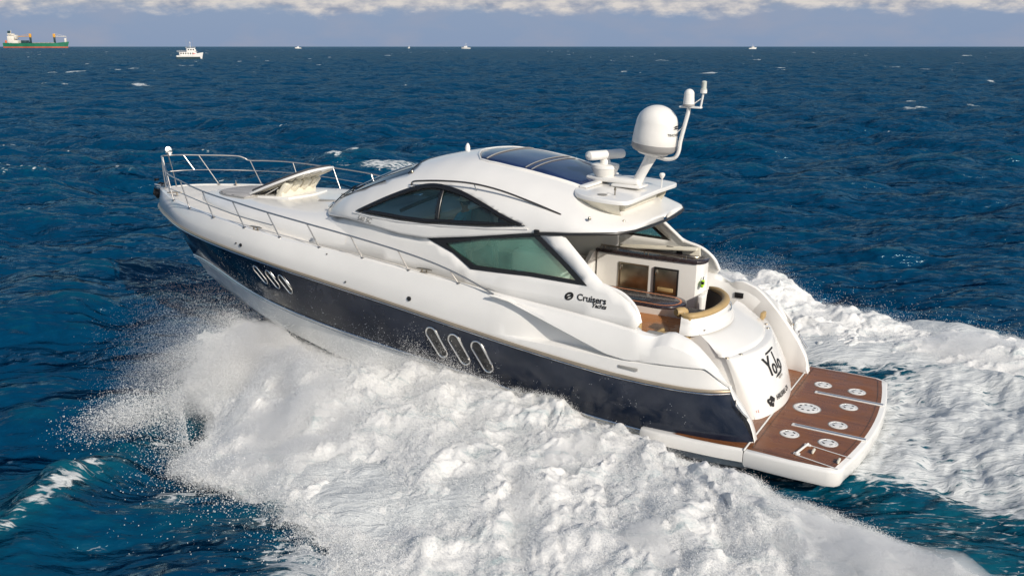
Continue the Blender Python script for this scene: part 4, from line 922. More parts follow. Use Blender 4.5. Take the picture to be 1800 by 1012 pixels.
thick(obj('emblem', *patch(bl, [[(.02*math.cos(a)-.03, .016*math.sin(a)+.02) for a in np.linspace(0, 6.28, 8, endpoint=False)], [(.022*math.cos(a)+.035, .014*math.sin(a)-.02) for a in np.linspace(0, 6.28, 8, endpoint=False)]], .04, ef), INK, tb, smooth=False), .004, 1)
text('lettering', '1 2', .06, facef(.15, .14), RED, tb, .003)

# ---------------- inside: helm, seats, saloon pieces seen through the tinted glass
mb = MB(); mb.add(*prism([(3.9,1.75),(3.9,-1.75),(8.4,-1.2),(8.4,1.2)], 1.10, 1.15, .0)); mb.build('saloon_floor', CREAM, Y, smooth=False)
mb = MB(); mb.add(*rbox((7.35,0,2.50),(1.3,2.6,.22),.10,3)); mb.add(*rbox((7.0,.0,2.25),(.5,2.9,.5),.10,3)); mb.build('dashboard', GEL, Y)
mb = MB(); mb.add(*tube(crom([(6.9,1.5,2.80),(6.7,.9,2.95),(6.65,0,3.0),(6.7,-.9,2.95),(6.9,-1.5,2.80)], 5), .035, 6)); mb.build('windscreen_frame', BLACK, Y)
for yy in (.45, -.55):
    mb = MB(); mb.add(*rbox((6.05,yy,2.08),(.5,.55,.14),.05,3)); mb.add(*rbox((5.80,yy,2.45),(.14,.55,.75),.06,3)); mb.add(*tube([(6.05,yy,1.12),(6.05,yy,2.0)], .06)); mb.build('helm_seat', DKVINYL, Y)
mb = MB(); mb.add(*rbox((5.5,1.42,1.62),(2.4,.35,.4),.08,3)); mb.add(*rbox((5.2,-1.3,1.45),(1.6,.5,.5),.10,3)); mb.build('saloon_sofa', GEL, Y)
mb = MB(); mb.add(*rbox((5.3,-1.66,1.95),(2.9,.10,1.0),.04)); mb.build('side_lining', GEL, Y)
for k in range(4): mb = MB(); mb.add(*rbox((5.55-.20*k,-1.60,2.16),(.15,.02,.20),.006)); mb.build('louvre_panel', GREYV, Y)
mb = MB(); mb.add(*rbox((4.95,1.0,1.62),(.55,.5,.06),.02)); mb.add(*rbox((4.55,1.25,1.78),(.30,.30,.34),.07,3)); mb.build('saloon_table', WALN, Y)

# small lime gadget clipped on the galley end
gg = bpy.data.objects.new('lifejacket_light', None); C.objects.link(gg); gg.matrix_world = YM @ Matrix.Translation((1.99,-1.44,1.50))
tag(gg, 'small lime green and black gadget hanging on the white cockpit cabinet', 'lamp')
mb = MB(); mb.add(*rbox((0,0,0),(.05,.09,.12),.02,3)); mb.add(*rbox((.0,.04,-.05),(.05,.05,.06),.015)); mb.build('body', LIME, gg)
mb = MB(); mb.add(*rbox((-.005,.03,.01),(.052,.06,.055),.012)); mb.add(*tube([(0,0,.05),(0,.0,.10),(0,-.03,.11)], .010)); mb.build('strap', BLACK, gg)

# ---------------- person at the helm (blue shirt), seen through the arched window
def skin_mesh(name, nodes, links, m, parent, root=0, sub=2):
    me = bpy.data.meshes.new(name); me.from_pydata([n[:3] for n in nodes], links, []); me.materials.append(m)
    o = bpy.data.objects.new(name, me); C.objects.link(o); o.parent = parent
    md = o.modifiers.new('skin', 'SKIN'); md.use_smooth_shade = True
    for i, n in enumerate(nodes):
        sv = me.skin_vertices[0].data[i]; sv.radius = n[3] if hasattr(n[3], '__len__') else (n[3], n[3]); sv.use_root = (i == root)
    s = o.modifiers.new('sub', 'SUBSURF'); s.levels = sub; s.render_levels = sub
    return o
pp = bpy.data.objects.new('person', None); C.objects.link(pp); pp.matrix_world = YM @ Matrix.Translation((6.12,.50,2.16))
tag(pp, 'person in a light blue shirt sitting at the helm behind the arched window', 'person')
SKINM = mat('skin', (0.50,0.30,0.20), .5); BLUE = mat('light_blue_cloth', (.08,.42,.60), .8, bump=(40,.4)); HAIR = mat('dark_hair', (.03,.022,.016), .6); TROU = mat('beige_cloth', (.42,.36,.26), .8)
nodes = [(0,0,.08,(.15,.12)),(.01,0,.25,(.13,.10)),(.0,0,.42,(.16,.11)),(-.01,0,.54,(.10,.08)),(.0,0,.60,.05),(.015,0,.68,.075),(.02,0,.77,.085),(.02,0,.84,.06),
 (0,.19,.49,.06),(.12,.25,.28,.045),(.36,.20,.30,.035),(.43,.19,.31,.03),(0,-.19,.49,.06),(.12,-.25,.28,.045),(.36,-.20,.30,.035),(.43,-.19,.31,.03),
 (.05,.10,.03,.09),(.42,.12,.04,.07),(.45,.12,-.38,.05),(.55,.12,-.42,.04),(.05,-.10,.03,.09),(.42,-.12,.04,.07),(.45,-.12,-.38,.05),(.55,-.12,-.42,.04)]
links = [(0,1),(1,2),(2,3),(3,4),(4,5),(5,6),(6,7),(3,8),(8,9),(9,10),(10,11),(3,12),(12,13),(13,14),(14,15),(0,16),(16,17),(17,18),(18,19),(0,20),(20,21),(21,22),(22,23)]
for base, s in ((11, 1), (15, -1)):
    for j, (dy, L_) in enumerate(((.030,.055),(.012,.068),(-.008,.064),(-.026,.048))):
        bx, by, bz = nodes[base][:3]; i0 = len(nodes)
        nodes += [(bx+.035, by+dy, bz+.01, .010), (bx+.035+L_*.6, by+dy, bz+.0, .009), (bx+.035+L_*.7, by+dy, bz-.03, .008)]; links += [(base, i0), (i0, i0+1), (i0+1, i0+2)]
    i0 = len(nodes); nodes += [(nodes[base][0]+.01, nodes[base][1]-s*.04, nodes[base][2]-.0, .011), (nodes[base][0]+.04, nodes[base][1]-s*.055, nodes[base][2]-.02, .009)]; links += [(base, i0), (i0, i0+1)]
skin_mesh('body', nodes, links, SKINM, pp)
sh_n = [(0,0,.05,(.17,.14)),(.01,0,.25,(.15,.12)),(.0,0,.42,(.18,.13)),(-.01,0,.54,(.12,.09)),(0,.19,.49,.078),(.10,.24,.32,.062),(0,-.19,.49,.078),(.10,-.24,.32,.062)]
skin_mesh('shirt', sh_n, [(0,1),(1,2),(2,3),(3,4),(4,5),(3,6),(6,7)], BLUE, pp)
skin_mesh('trousers', [(0,0,.06,(.15,.13)),(.05,.10,.04,.105),(.42,.12,.05,.085),(.45,.12,-.32,.065),(.05,-.10,.04,.105),(.42,-.12,.05,.085),(.45,-.12,-.32,.065)], [(0,1),(1,2),(2,3),(0,4),(4,5),(5,6)], TROU, pp)
mb = MB(); mb.add(*lathe([(0.098,-.02),(.103,.02),(.09,.07),(.05,.10),(0,.11)], (.005,0,.78), 20)); mb.add(*rbox((.10,0,.775),(.12,.13,.012),.005)); mb.build('cap', CREAM, pp)
mb = MB(); mb.add(*lathe([(.085,-.07),(.098,-.02),(.098,.0)], (-.0,0,.77), 20)); mb.build('hair', HAIR, pp)
mb = MB(); mb.add(*lathe([(0,0),(.014,0),(.010,.03),(0,.035)], (.095,0,.725), 8, (1,0,-.2))); 
for s in (1,-1): mb.add(*lathe([(0,0),(.012,0),(.008,.008),(0,.01)], (.085, s*.032,.755), 8, (1,s*.2,0))); mb.add(*lathe([(0,0),(.025,0),(.03,.008),(0,.012)], (.01, s*.082,.735), 10, (0,s,0)))
mb.add(*rbox((.092,0,.69),(.012,.045,.010),.003)); mb.build('face_features', SKINM, pp)
sw2 = MB(); R_ = .18; ring = [(6.75+.06*math.sin(a), .45+R_*math.cos(a), 2.43+R_*math.sin(a)) for a in np.linspace(0, 2*math.pi, 20)]
sw2.add(*tube(ring, .016, 6)); sw2.add(*tube([(6.75,.27,2.43),(6.75,.63,2.43)], .010)); sw2.add(*tube([(6.76,.45,2.43),(7.1,.45,2.35)], .02)); sw2.build('steering_wheel', BLACK, Y)

# ------------------------------------------------------------------ the sea
# Wind waves are synthesised once on two periodic tiles and laid over a radial grid that is fine near the boat.
def ocean_tile(n, size, lmin, lmax, amp, wind, seed, spread=2):
    rg = np.random.default_rng(seed); k1 = 2*np.pi*np.fft.fftfreq(n, size/n); kx, ky = np.meshgrid(k1, k1, indexing='ij')
    k = np.hypot(kx, ky); k[0, 0] = 1e9
    lam = 2*np.pi/k; c = (kx*math.cos(wind)+ky*math.sin(wind))/k
    P = k**-3.6*(.08+np.abs(c)**spread)*np.exp(-(lam/lmax)**4)*(lam > lmin); P[0, 0] = 0
    h = np.sqrt(P)*(rg.standard_normal((n, n))+1j*rg.standard_normal((n, n)))
    H = np.fft.ifft2(h).real; sc = amp/H.std(); Hk = np.fft.fft2(H*sc)
    dx = np.fft.ifft2(-1j*kx/k*Hk).real; dy = np.fft.ifft2(-1j*ky/k*Hk).real
    sx = np.fft.ifft2(1j*kx*-1j*kx/k*Hk).real; sy = np.fft.ifft2(1j*ky*-1j*ky/k*Hk).real
    return H*sc, dx, dy, sx+sy
def sample(T, x, y, size):
    n = T.shape[0]; u = (x/size % 1)*n; v = (y/size % 1)*n; i = np.floor(u).astype(int) % n; j = np.floor(v).astype(int) % n; a = u-np.floor(u); b = v-np.floor(v)
    return T[i, j]*(1-a)*(1-b)+T[(i+1) % n, j]*a*(1-b)+T[i, (j+1) % n]*(1-a)*b+T[(i+1) % n, (j+1) % n]*a*b
WIND = math.radians(78)
T1 = ocean_tile(512, 37.0, .18, 8.0, .095, WIND, 3)
T2 = ocean_tile(512, 211.0, 1.6, 22, .25, WIND+.25, 8)
T3 = ocean_tile(256, 19.0, .15, 9, 1.0, WIND, 21, 0)      # isotropic, used for foam patterns
def sstep(a, b, x): t = np.clip((x-a)/(b-a), 0, 1); return t*t*(3-2*t)
HD = math.radians(150.38); OX, OY = 4.618, 15.253
def to_boat(x, y):
    dx, dy = x-OX, y-OY; return dx*math.cos(HD)+dy*math.sin(HD), -dx*math.sin(HD)+dy*math.cos(HD)
def from_boat(a, b): return OX+a*math.cos(HD)-b*math.sin(HD), OY+a*math.sin(HD)+b*math.cos(HD)
P_IN = [(-14,8.5),(-8,6.2),(-4,4.5),(-2,3.4),(0,2.75),(1.6,2.35),(3,2.0),(6,1.75),(8,1.55),(9.5,1.25),(11,.8),(12.3,1.0)]
P_OUT = [(-14,14),(-8,11),(-4,9.2),(0,8.2),(3.4,7.4),(5,6.7),(7,6.3),(8,5.9),(9,5.1),(10,4.4),(10.6,3.8),(11.2,2.9),(11.7,1.8)]
S_IN = [(-14,6.5),(-8,4.6),(-3.6,4.0),(-1.3,3.2),(0,2.7),(3,2.3),(6,2.1),(8,1.9),(9.5,1.6),(11,1.0),(12.3,1.4)]
S_OUT = [(-14,12),(-8,9.0),(-3.6,7.0),(-1,7.4),(2,8.0),(5,7.6),(7,6.6),(8,5.9),(10,4.9),(11,4.0),(12,3.0),(12.6,2.0)]
S_H = [(-14,.15),(-6,.25),(-3.5,.38),(-1.3,.50),(1.5,.72),(4,.95),(7,1.0),(10,1.0),(12,.3)]
P_H = [(-14,.15),(-8,.38),(-4,.42),(-1,.46),(1,.50),(3,.64),(5,.78),(7,.88),(9,.98),(10.2,1.0),(11,.85),(12,.3),(12.6,0)]
def I_(tab, x): t = np.array(sorted(tab)); return np.interp(x, t[:, 0], t[:, 1])
def wake(a, b):
    """height added by the boat and foam amounts, boat-aligned ground coordinates (a forward, b to port)"""
    n1 = sample(T3[0], a*1.0, b*1.0, 19.0); n2 = sample(T3[0], a*3.1+5, b*3.1, 19.0); n3 = sample(T3[0], a*.37+3, b*.37, 19.0)
    # port plume
    i, o = I_(P_IN, a), I_(P_OUT, a)+.28*n1+.5*n3+.10*n2; u = np.clip((b-i)/np.maximum(.3, o-i), -1, 2)
    fr = (a < 12.7)
    lowb = sstep(5.5, 8.5, a)
    prof = (sstep(-.06, .10, u)*(1-lowb*.45)+lowb*.45*sstep(.12, .40, u))*(1-sstep(.25+.2*lowb, 1.02, u)*.85)*(1-sstep(.98, 1.06, u))
    hp = I_(P_H, a)*prof*(1+.16*n1+.09*n2)*fr; fp = sstep(-.05, .05, u)*(1-sstep(.86, 1.05, u))*fr*(a < 12.6)
    i, o = I_(S_IN, a), I_(S_OUT, a)+.28*n1+.4*n3; us = np.clip((-b-i)/np.maximum(.3, o-i), -1, 2)
    prof = sstep(-.05, .45, us)*(1-sstep(.62, 1.05, us))
    hs_ = I_(S_H, a)*prof*(1+.18*n1+.09*n2)*fr; fs = sstep(-.02, .22, us)*(1-sstep(.80, 1.02, us))*fr*(a < 12.6)
    # stern wash behind the platform
    aft = sstep(-.9, -1.45, a)
    w = 2.3+.30*np.maximum(0, -a-1.6)+.25*n1; side = (1-sstep(.72, 1.1, np.abs(b+1.15)/np.maximum(.5, w+.4)))*(1-sstep(1.1, 1.6, b+.1*n1))
    hst = aft*side*(.10+.07*n1+.05*n2+.10*sstep(-3, -7, a)); fst = aft*side*(.60+.32*sstep(-1.0, 1.0, n1+.55*n2+.25))
    fst = np.maximum(fst, .20*sstep(1.0, 1.5, b)*sstep(.6, -.6, a)*(b < 4.5))
    # hollow dug by the hull, darker smooth water each side of the transom
    hol = -.16*np.exp(-((np.abs(b)-0)/2.6)**4)*sstep(12.5, 9, a)*sstep(-9, -1, a)
    # outer bow wave rolling away from the plume (a swell line towards the camera side)
    line = 9.15-.055*(b-5.2)**2*.55-.25*(b-5.2)*(b > 5.2); d = a-line
    amp = sstep(4.2, 6.0, b)*(1-sstep(14, 22, b)); hb = amp*(.36*(1+.35*n1)*np.exp(-(d/.8)**2)-.20*np.exp(-((d+1.9)/1.3)**2))
    # thin crest foam along it
    fb_ = amp*np.exp(-((d+.12+.05*n2+.10*n1)/.26)**2)*sstep(-.9, .9, n1+.6*n2+.25*n3)*(1-sstep(9.3, 11, b))*.48
    for ca, cb, r in ((8.55,6.05,.34),(6.5,9.0,.45),(5.9,9.5,.4)):
        fb_ = np.maximum(fb_, np.exp(-(((a-ca)/r)**2+((b-cb)/(r*1.3))**2)**2)*sstep(-1.2, 1.0, n1*.5+n2*.6)*.5)
    fb_ = np.maximum(fb_, np.exp(-((b-(I_(P_OUT, a)+.5))/.7)**2)*sstep(.3, 1.4, n2+.7*n1)*.6*fr*(a < 9.2))
    return hp, hs_, hst+hol+hb, np.clip(fp, 0, 1), np.clip(fs, 0, 1), np.clip(fst, 0, 1), np.clip(fb_, 0, 1)
def sea_surface(x, y, r):
    """base displacement of the open sea (dx, dy, h, slope measure) with detail fading with distance"""
    f1 = 1-sstep(70, 170, r); f2 = 1-sstep(900, 2200, r)
    a = [sample(t, x, y, 37.0) for t in T1]; b = [sample(t, x*.97+.26*y+17, y*.97-.26*x+5, 211.0) for t in T2]
    gust = .75+.5*np.clip(sample(T3[0], x/9, y/9, 19.0)*.4+.5, 0, 1)
    return (a[1]*f1*gust+b[1]*f2), (a[2]*f1*gust+b[2]*f2), (a[0]*f1*gust+b[0]*f2), (a[3]*f1*gust+b[3]*f2)

def foam_nodes(t, L, tc):
    """streaky cellular foam pattern 0..1 in world metres"""
    mp = N(t, 'ShaderNodeMapping'); mp.inputs['Rotation'].default_value = (0, 0, -HD); mp.inputs['Scale'].default_value = (.42, 1.35, 1.0); L(tc.outputs['Object'], mp.inputs[0])
    n0 = N(t, 'ShaderNodeTexNoise'); n0.inputs['Scale'].default_value = 2.0; n0.inputs['Detail'].default_value = 4; L(mp.outputs[0], n0.inputs[0])
    ad = N(t, 'ShaderNodeVectorMath', operation='MULTIPLY_ADD'); L(n0.outputs['Color'], ad.inputs[0]); ad.inputs[1].default_value = (.55, .55, .55); L(mp.outputs[0], ad.inputs[2])
    v = N(t, 'ShaderNodeTexVoronoi', feature='DISTANCE_TO_EDGE'); v.inputs['Scale'].default_value = 4.2; L(ad.outputs[0], v.inputs[0])
    n1 = N(t, 'ShaderNodeTexNoise'); n1.inputs['Scale'].default_value = 9; n1.inputs['Detail'].default_value = 8; n1.inputs['Roughness'].default_value = .7; L(ad.outputs[0], n1.inputs[0])
    r = N(t, 'ShaderNodeMapRange'); r.inputs[1].default_value = 0.0; r.inputs[2].default_value = .22; r.inputs[3].default_value = 1; r.inputs[4].default_value = 0; L(v.outputs['Distance'], r.inputs[0])
    m = N(t, 'ShaderNodeMath', operation='MULTIPLY_ADD'); L(r.outputs[0], m.inputs[0]); m.inputs[1].default_value = .30; L(n1.outputs[0], m.inputs[2])
    return m.outputs[0]
def sea_material():
    m = bpy.data.materials.new('sea_water'); m.use_nodes = True; t = m.node_tree; t.nodes.clear(); L = t.links.new
    out = N(t, 'ShaderNodeOutputMaterial'); tc = N(t, 'ShaderNodeTexCoord'); geo = N(t, 'ShaderNodeNewGeometry'); 
    at = N(t, 'ShaderNodeAttribute', attribute_name='foam'); ae = N(t, 'ShaderNodeAttribute', attribute_name='aer')
    # ripples too small for the mesh, laid out in world metres, stretched along the crests
    mp = N(t, 'ShaderNodeMapping'); mp.inputs['Rotation'].default_value = (0, 0, -(WIND-math.pi/2)); mp.inputs['Scale'].default_value = (.45, 1.0, 1.0); L(tc.outputs['Object'], mp.inputs[0])
    b0 = None
    for sc, st, dist in ((.42, .8, 2.0), (2.2, .6, .30), (10.0, .40, .05)):
        n = N(t, 'ShaderNodeTexNoise'); n.inputs['Scale'].default_value = sc; n.inputs['Detail'].default_value = 4; n.inputs['Roughness'].default_value = .55; L(mp.outputs[0], n.inputs[0])
        b = N(t, 'ShaderNodeBump'); b.inputs['Strength'].default_value = st; b.inputs['Distance'].default_value = dist; L(n.outputs[0], b.inputs['Height'])
        if b0: L(b0.outputs[0], b.inputs['Normal'])
        b0 = b
    # body colour: deep blue, paler turquoise where air is mixed in
    bc = N(t, 'ShaderNodeMix', data_type='RGBA'); L(ae.outputs['Fac'], bc.inputs[0]); bc.inputs[6].default_value = (0.0002, 0.036, 0.090, 1); bc.inputs[7].default_value = (0.006, 0.115, 0.135, 1)
    body = N(t, 'ShaderNodeBsdfDiffuse'); L(bc.outputs[2], body.inputs[0]); L(b0.outputs[0], body.inputs['Normal'])
    gloss = N(t, 'ShaderNodeBsdfGlossy'); gloss.inputs['Roughness'].default_value = .10; gloss.inputs[0].default_value = (.62, .90, 1, 1); L(b0.outputs[0], gloss.inputs['Normal'])
    fz = N(t, 'ShaderNodeFresnel'); fz.inputs[0].default_value = 1.333; L(b0.outputs[0], fz.inputs['Normal'])
    fm = N(t, 'ShaderNodeMath', operation='MULTIPLY_ADD'); L(fz.outputs[0], fm.inputs[0]); fm.inputs[1].default_value = .44; fm.inputs[2].default_value = .004
    water = N(t, 'ShaderNodeMixShader'); L(fm.outputs[0], water.inputs[0]); L(body.outputs[0], water.inputs[1]); L(gloss.outputs[0], water.inputs[2])
    fp = foam_nodes(t, L, tc)
    ms = N(t, 'ShaderNodeMath', operation='ADD'); L(at.outputs['Fac'], ms.inputs[0]); ms.inputs[1].default_value = 0
    th = N(t, 'ShaderNodeMath', operation='SUBTRACT'); th.inputs[0].default_value = 1.02; L(ms.outputs[0], th.inputs[1])
    df = N(t, 'ShaderNodeMath', operation='SUBTRACT'); L(fp, df.inputs[0]); L(th.outputs[0], df.inputs[1])
    mk = N(t, 'ShaderNodeMapRange', interpolation_type='SMOOTHSTEP'); mk.inputs[1].default_value = -.06; mk.inputs[2].default_value = .16; L(df.outputs[0], mk.inputs[0])
    foam = N(t, 'ShaderNodeBsdfPrincipled'); foam.inputs['Base Color'].default_value = (.62, .64, .64, 1); foam.inputs['Roughness'].default_value = .65
    fbp = N(t, 'ShaderNodeBump'); fbp.inputs['Strength'].default_value = .8; fbp.inputs['Distance'].default_value = .05; L(fp, fbp.inputs['Height']); L(fbp.outputs[0], foam.inputs['Normal'])
    mx = N(t, 'ShaderNodeMixShader'); L(mk.outputs[0], mx.inputs[0]); L(water.outputs[0], mx.inputs[1]); L(foam.outputs[0], mx.inputs[2]); L(mx.outputs[0], out.inputs[0])
    return m
def build_sea():
    # radial rings, fine in the sector the photograph looks into and coarse elsewhere
    rs = [4.0]
    while rs[-1] < 40000: rs.append(rs[-1]*(1.0046 if rs[-1] < 400 else 1.0085 if rs[-1] < 4000 else 1.04)+.004)
    rs = np.array(rs)
    th = np.concatenate([np.radians(np.arange(42, 138, .115)), np.radians(np.arange(138, 402, 2.0))]); th = th[:-1] if abs(th[-1]-th[0]-2*np.pi) < 1e-6 else th
    Rr, Th = np.meshgrid(rs, th, indexing='ij'); x = Rr*np.cos(Th); y = Rr*np.sin(Th); n0, n1 = x.shape
    dx, dy, h, sl_ = sea_surface(x, y, Rr)
    a, b = to_boat(x, y); near = (Rr < 60)
    hp, hs_, ho, fp, fs, fst, fbw = wake(a, b)
    z0 = h*1.0
    calm = 1-.55*np.exp(-((b+0)/4.5)**4)*sstep(14, 10, a)*sstep(-30, -4, a)*near
    base = h*calm+np.where(near, ho, 0)+np.where(near, (hp+hs_)*.45, 0)
    # whitecaps where crests fold
    jac = sl_; n1_ = sample(T3[0], x*.9, y*.9, 19.0); n3_ = sample(T3[0], x*.11, y*.11, 19.0)
    s1 = jac/(jac[(Rr > 20) & (Rr < 60)].std()+1e-9)
    cap = sstep(3.3, 4.4, s1*(1+.0*n1_)+.30*n1_+.32*n3_)*(h > .04)*(1-sstep(260, 420, Rr))
    # farther out, scattered crests only a few metres long
    n4 = sample(T3[0], x*.42+3, y*.5, 19.0); n5 = sample(T3[0], x*.045, y*.11+7, 19.0)
    cap = np.maximum(cap, sstep(3.05, 3.6, n4+.8*n5)*sstep(45, 140, Rr)*(1-sstep(1500, 4000, Rr))*.9)
    foam = np.clip(np.maximum.reduce([cap*.62, np.where(near, np.maximum.reduce([fp, fs, fst, fbw]), 0)]), 0, 1)
    nb = sample(T3[0], a*.5, b*.5, 19.0)
    halo = np.exp(-(np.maximum(0, b-I_(P_OUT, a))/1.6)**2)*(b > 0)*(a < 11)*sstep(-1.2, .8, nb)*.45
    tail = sstep(-.6, -2.5, a)*np.exp(-(np.abs(b+2)/5.0)**4)*.18*(1-np.exp(-((b-2.3)/.9)**2))
    sst = (b < 0)*np.exp(-((-b-4.2)/2.4)**2)*(a < 9)*.22
    faces = .30*sstep(.05, .35, ho)+.20*sstep(.9, 2.2, s1)*near+.30*np.exp(-((a-6.5)/3.5)**4-((b-9)/4.0)**4)*(.7+.3*nb)
    foam = np.maximum(foam, np.exp(-(((x+7.5)/3.2)**2+((y-47.5)/4.5)**2)**2)*sstep(-.6, 1.8, n1_+.5*n3_)*.52)
    aer = np.clip(np.where(near, np.maximum.reduce([halo, tail*sstep(-1.0, 1.0, nb+.3), sst, faces*.8]), 0)+foam*.5, 0, 1)
    X = x+np.where(near, dx*calm, dx)*.9; Yy = y+np.where(near, dy*calm, dy)*.9
    V = np.stack([X, Yy, base], -1).reshape(-1, 3)
    idx = np.arange(n0*n1).reshape(n0, n1); i2 = np.roll(idx, -1, axis=1)
    F = np.stack([idx[:-1], i2[:-1], i2[1:], idx[1:]], -1).reshape(-1, 4)[:, ::-1]
    me = bpy.data.meshes.new('sea'); me.vertices.add(len(V)); me.vertices.foreach_set('co', V.astype(np.float32).ravel())
    me.loops.add(F.size); me.loops.foreach_set('vertex_index', F.astype(np.int32).ravel()); me.polygons.add(len(F)); me.polygons.foreach_set('loop_start', np.arange(0, F.size, 4, dtype=np.int32))
    me.update(calc_edges=True)
    me.polygons.foreach_set('use_smooth', np.ones(len(F), bool))
    for nm, arr in (('foam', foam), ('aer', aer)):
        at = me.attributes.new(nm, 'FLOAT', 'POINT'); at.data.foreach_set('value', arr.astype(np.float32).ravel())
    me.materials.append(sea_material()); o = bpy.data.objects.new('sea', me); C.objects.link(o); o['kind'] = 'structure'
    if me.polygons[len(F)//2].normal.z < 0: me.flip_normals()
    return o
build_sea()

# ------------------------------------------------------------------ white water thrown up by the hull
def spray_material(name, col, trans):
    m = bpy.data.materials.new(name); m.use_nodes = True; t = m.node_tree; t.nodes.clear(); L = t.links.new
    o = N(t, 'ShaderNodeOutputMaterial'); d = N(t, 'ShaderNodeBsdfDiffuse'); d.inputs[0].default_value = (*col, 1); tr = N(t, 'ShaderNodeBsdfTranslucent'); tr.inputs[0].default_value = (*col, 1)
    mx = N(t, 'ShaderNodeMixShader'); mx.inputs[0].default_value = trans; L(d.outputs[0], mx.inputs[1]); L(tr.outputs[0], mx.inputs[2]); L(mx.outputs[0], o.inputs[0]); return m
def mass_material():
    """churned white water: white with thinner, greener streaks where the water shows through"""
    m = bpy.data.materials.new('foam_mass'); m.use_nodes = True; t = m.node_tree; t.nodes.clear(); L = t.links.new
    o = N(t, 'ShaderNodeOutputMaterial'); tc = N(t, 'ShaderNodeTexCoord'); mp = N(t, 'ShaderNodeMapping'); mp.inputs['Rotation'].default_value = (0, 0, -HD-math.radians(53)); mp.inputs['Scale'].default_value = (.35, 1.5, 1); L(tc.outputs['Object'], mp.inputs[0])
    n = N(t, 'ShaderNodeTexNoise'); n.inputs['Scale'].default_value = 2.6; n.inputs['Detail'].default_value = 9; n.inputs['Roughness'].default_value = .72; n.inputs['Distortion'].default_value = .6; L(mp.outputs[0], n.inputs[0])
    r = N(t, 'ShaderNodeMapRange', interpolation_type='SMOOTHSTEP'); r.inputs[1].default_value = .50; r.inputs[2].default_value = .70; L(n.outputs[0], r.inputs[0])
    mx = N(t, 'ShaderNodeMix', data_type='RGBA'); L(r.outputs[0], mx.inputs[0]); mx.inputs[6].default_value = (.93, .925, .91, 1); mx.inputs[7].default_value = (.46, .55, .57, 1)
    n2 = N(t, 'ShaderNodeTexNoise'); n2.inputs['Scale'].default_value = 38; n2.inputs['Detail'].default_value = 5; n2.inputs['Roughness'].default_value = .75; L(mp.outputs[0], n2.inputs[0])
    b = N(t, 'ShaderNodeBump'); b.inputs['Strength'].default_value = .7; b.inputs['Distance'].default_value = .03; L(n2.outputs[0], b.inputs['Height'])
    d = N(t, 'ShaderNodeBsdfDiffuse'); L(mx.outputs[2], d.inputs[0]); L(b.outputs[0], d.inputs['Normal']); tr = N(t, 'ShaderNodeBsdfTranslucent'); L(mx.outputs[2], tr.inputs[0])
    ms = N(t, 'ShaderNodeMixShader'); ms.inputs[0].default_value = .2; L(d.outputs[0], ms.inputs[1]); L(tr.outputs[0], ms.inputs[2]); L(ms.outputs[0], o.inputs[0]); return m
FOAM_MASS = mass_material()
DROP = spray_material('white_spray', (.92, .92, .91), .5)
def raw_mesh(name, V, F, k, m, smooth=True):
    me = bpy.data.meshes.new(name); me.vertices.add(len(V)); me.vertices.foreach_set('co', V.astype(np.float32).ravel())
    me.loops.add(F.size); me.loops.foreach_set('vertex_index', F.astype(np.int32).ravel()); me.polygons.add(len(F)); me.polygons.foreach_set('loop_start', np.arange(0, F.size, k, dtype=np.int32))
    me.update(calc_edges=True)
    if smooth: me.polygons.foreach_set('use_smooth', np.ones(len(F), bool))
    me.materials.append(m); o = bpy.data.objects.new(name, me); C.objects.link(o); return o
def fbs(a, b, f=1.0, octs=5, rough=.55, seed=0):
    # streaked along the outflow direction (outwards and aft)
    p = a*.80+b*.60; q = (-a*.60+b*.80)*.30
    return fbm(p, q, f, octs, rough, seed)
def fbm(a, b, f=1.0, octs=5, rough=.55, seed=0):
    s_ = 0; w = 1; 
    for k in range(octs): s_ = s_+w*sample(T3[0], a*f*2**k*.5+seed*7.3+k*3.1, b*f*2**k*.5+seed*3.7-k*5.3, 19.0); w *= rough
    return s_
def white_water(name, side, label_noise):
    a = np.arange(-12, 12.9, .030); b = np.arange(.6, 13 if side > 0 else 9.5, .034); A, B = np.meshgrid(a, b, indexing='ij')
    hp, hs_, ho, fp, fs, fst, fbw = wake(A, B*side); h = hp if side > 0 else hs_; f = fp if side > 0 else fs
    bil = .5+.45*fbs(A, B, 1.4, 6, .68, 1+side); bil2 = fbm(A*.8, B, .35, 3, .5, 4+side)
    z = h*(.84+.14*bil2*.8)+.045*(bil-.5)*np.clip(h/.35, .55*sstep(.03, .08, h), 1)+.030*fbs(A, B, 6.0, 4, .7, 9)*np.clip(h/.2, 0, 1)+.014*fbm(A, B, 14.0, 2, .7, 19)+.02
    # raise the sheet that leaves the chine near the bow
    if side > 0: z += .42*np.exp(-((A-9.8)/1.1)**2-((B-3.2)/1.1)**2)*(.8+.4*bil2)
    keep = (f+.10*bil2+.20*fbs(A, B, 2.2, 4, .6, 27)*(1-sstep(.75, 1, f)) > .46) & (h > .05)
    dxn = .10*fbm(A, B, 1.6, 3, .6, 12)*np.clip(h/.5, 0, 1); dyn = .10*fbm(A, B, 1.6, 3, .6, 15)*np.clip(h/.5, 0, 1)
    X, Yy = from_boat(A+dxn, (B+dyn)*side)
    V = np.stack([X, Yy, z+.02], -1).reshape(-1, 3); idx = np.arange(A.size).reshape(A.shape)
    F = np.stack([idx[:-1, :-1], idx[1:, :-1], idx[1:, 1:], idx[:-1, 1:]], -1); kk = keep[:-1, :-1] & keep[1:, :-1] & keep[1:, 1:] & keep[:-1, 1:]
    F = F[kk]; F = F if side > 0 else F[:, ::-1]
    used = np.unique(F); mp = np.full(A.size, -1); mp[used] = np.arange(len(used))
    return raw_mesh(name, V[used], mp[F], 4, FOAM_MASS), (A, B, z, f, keep)
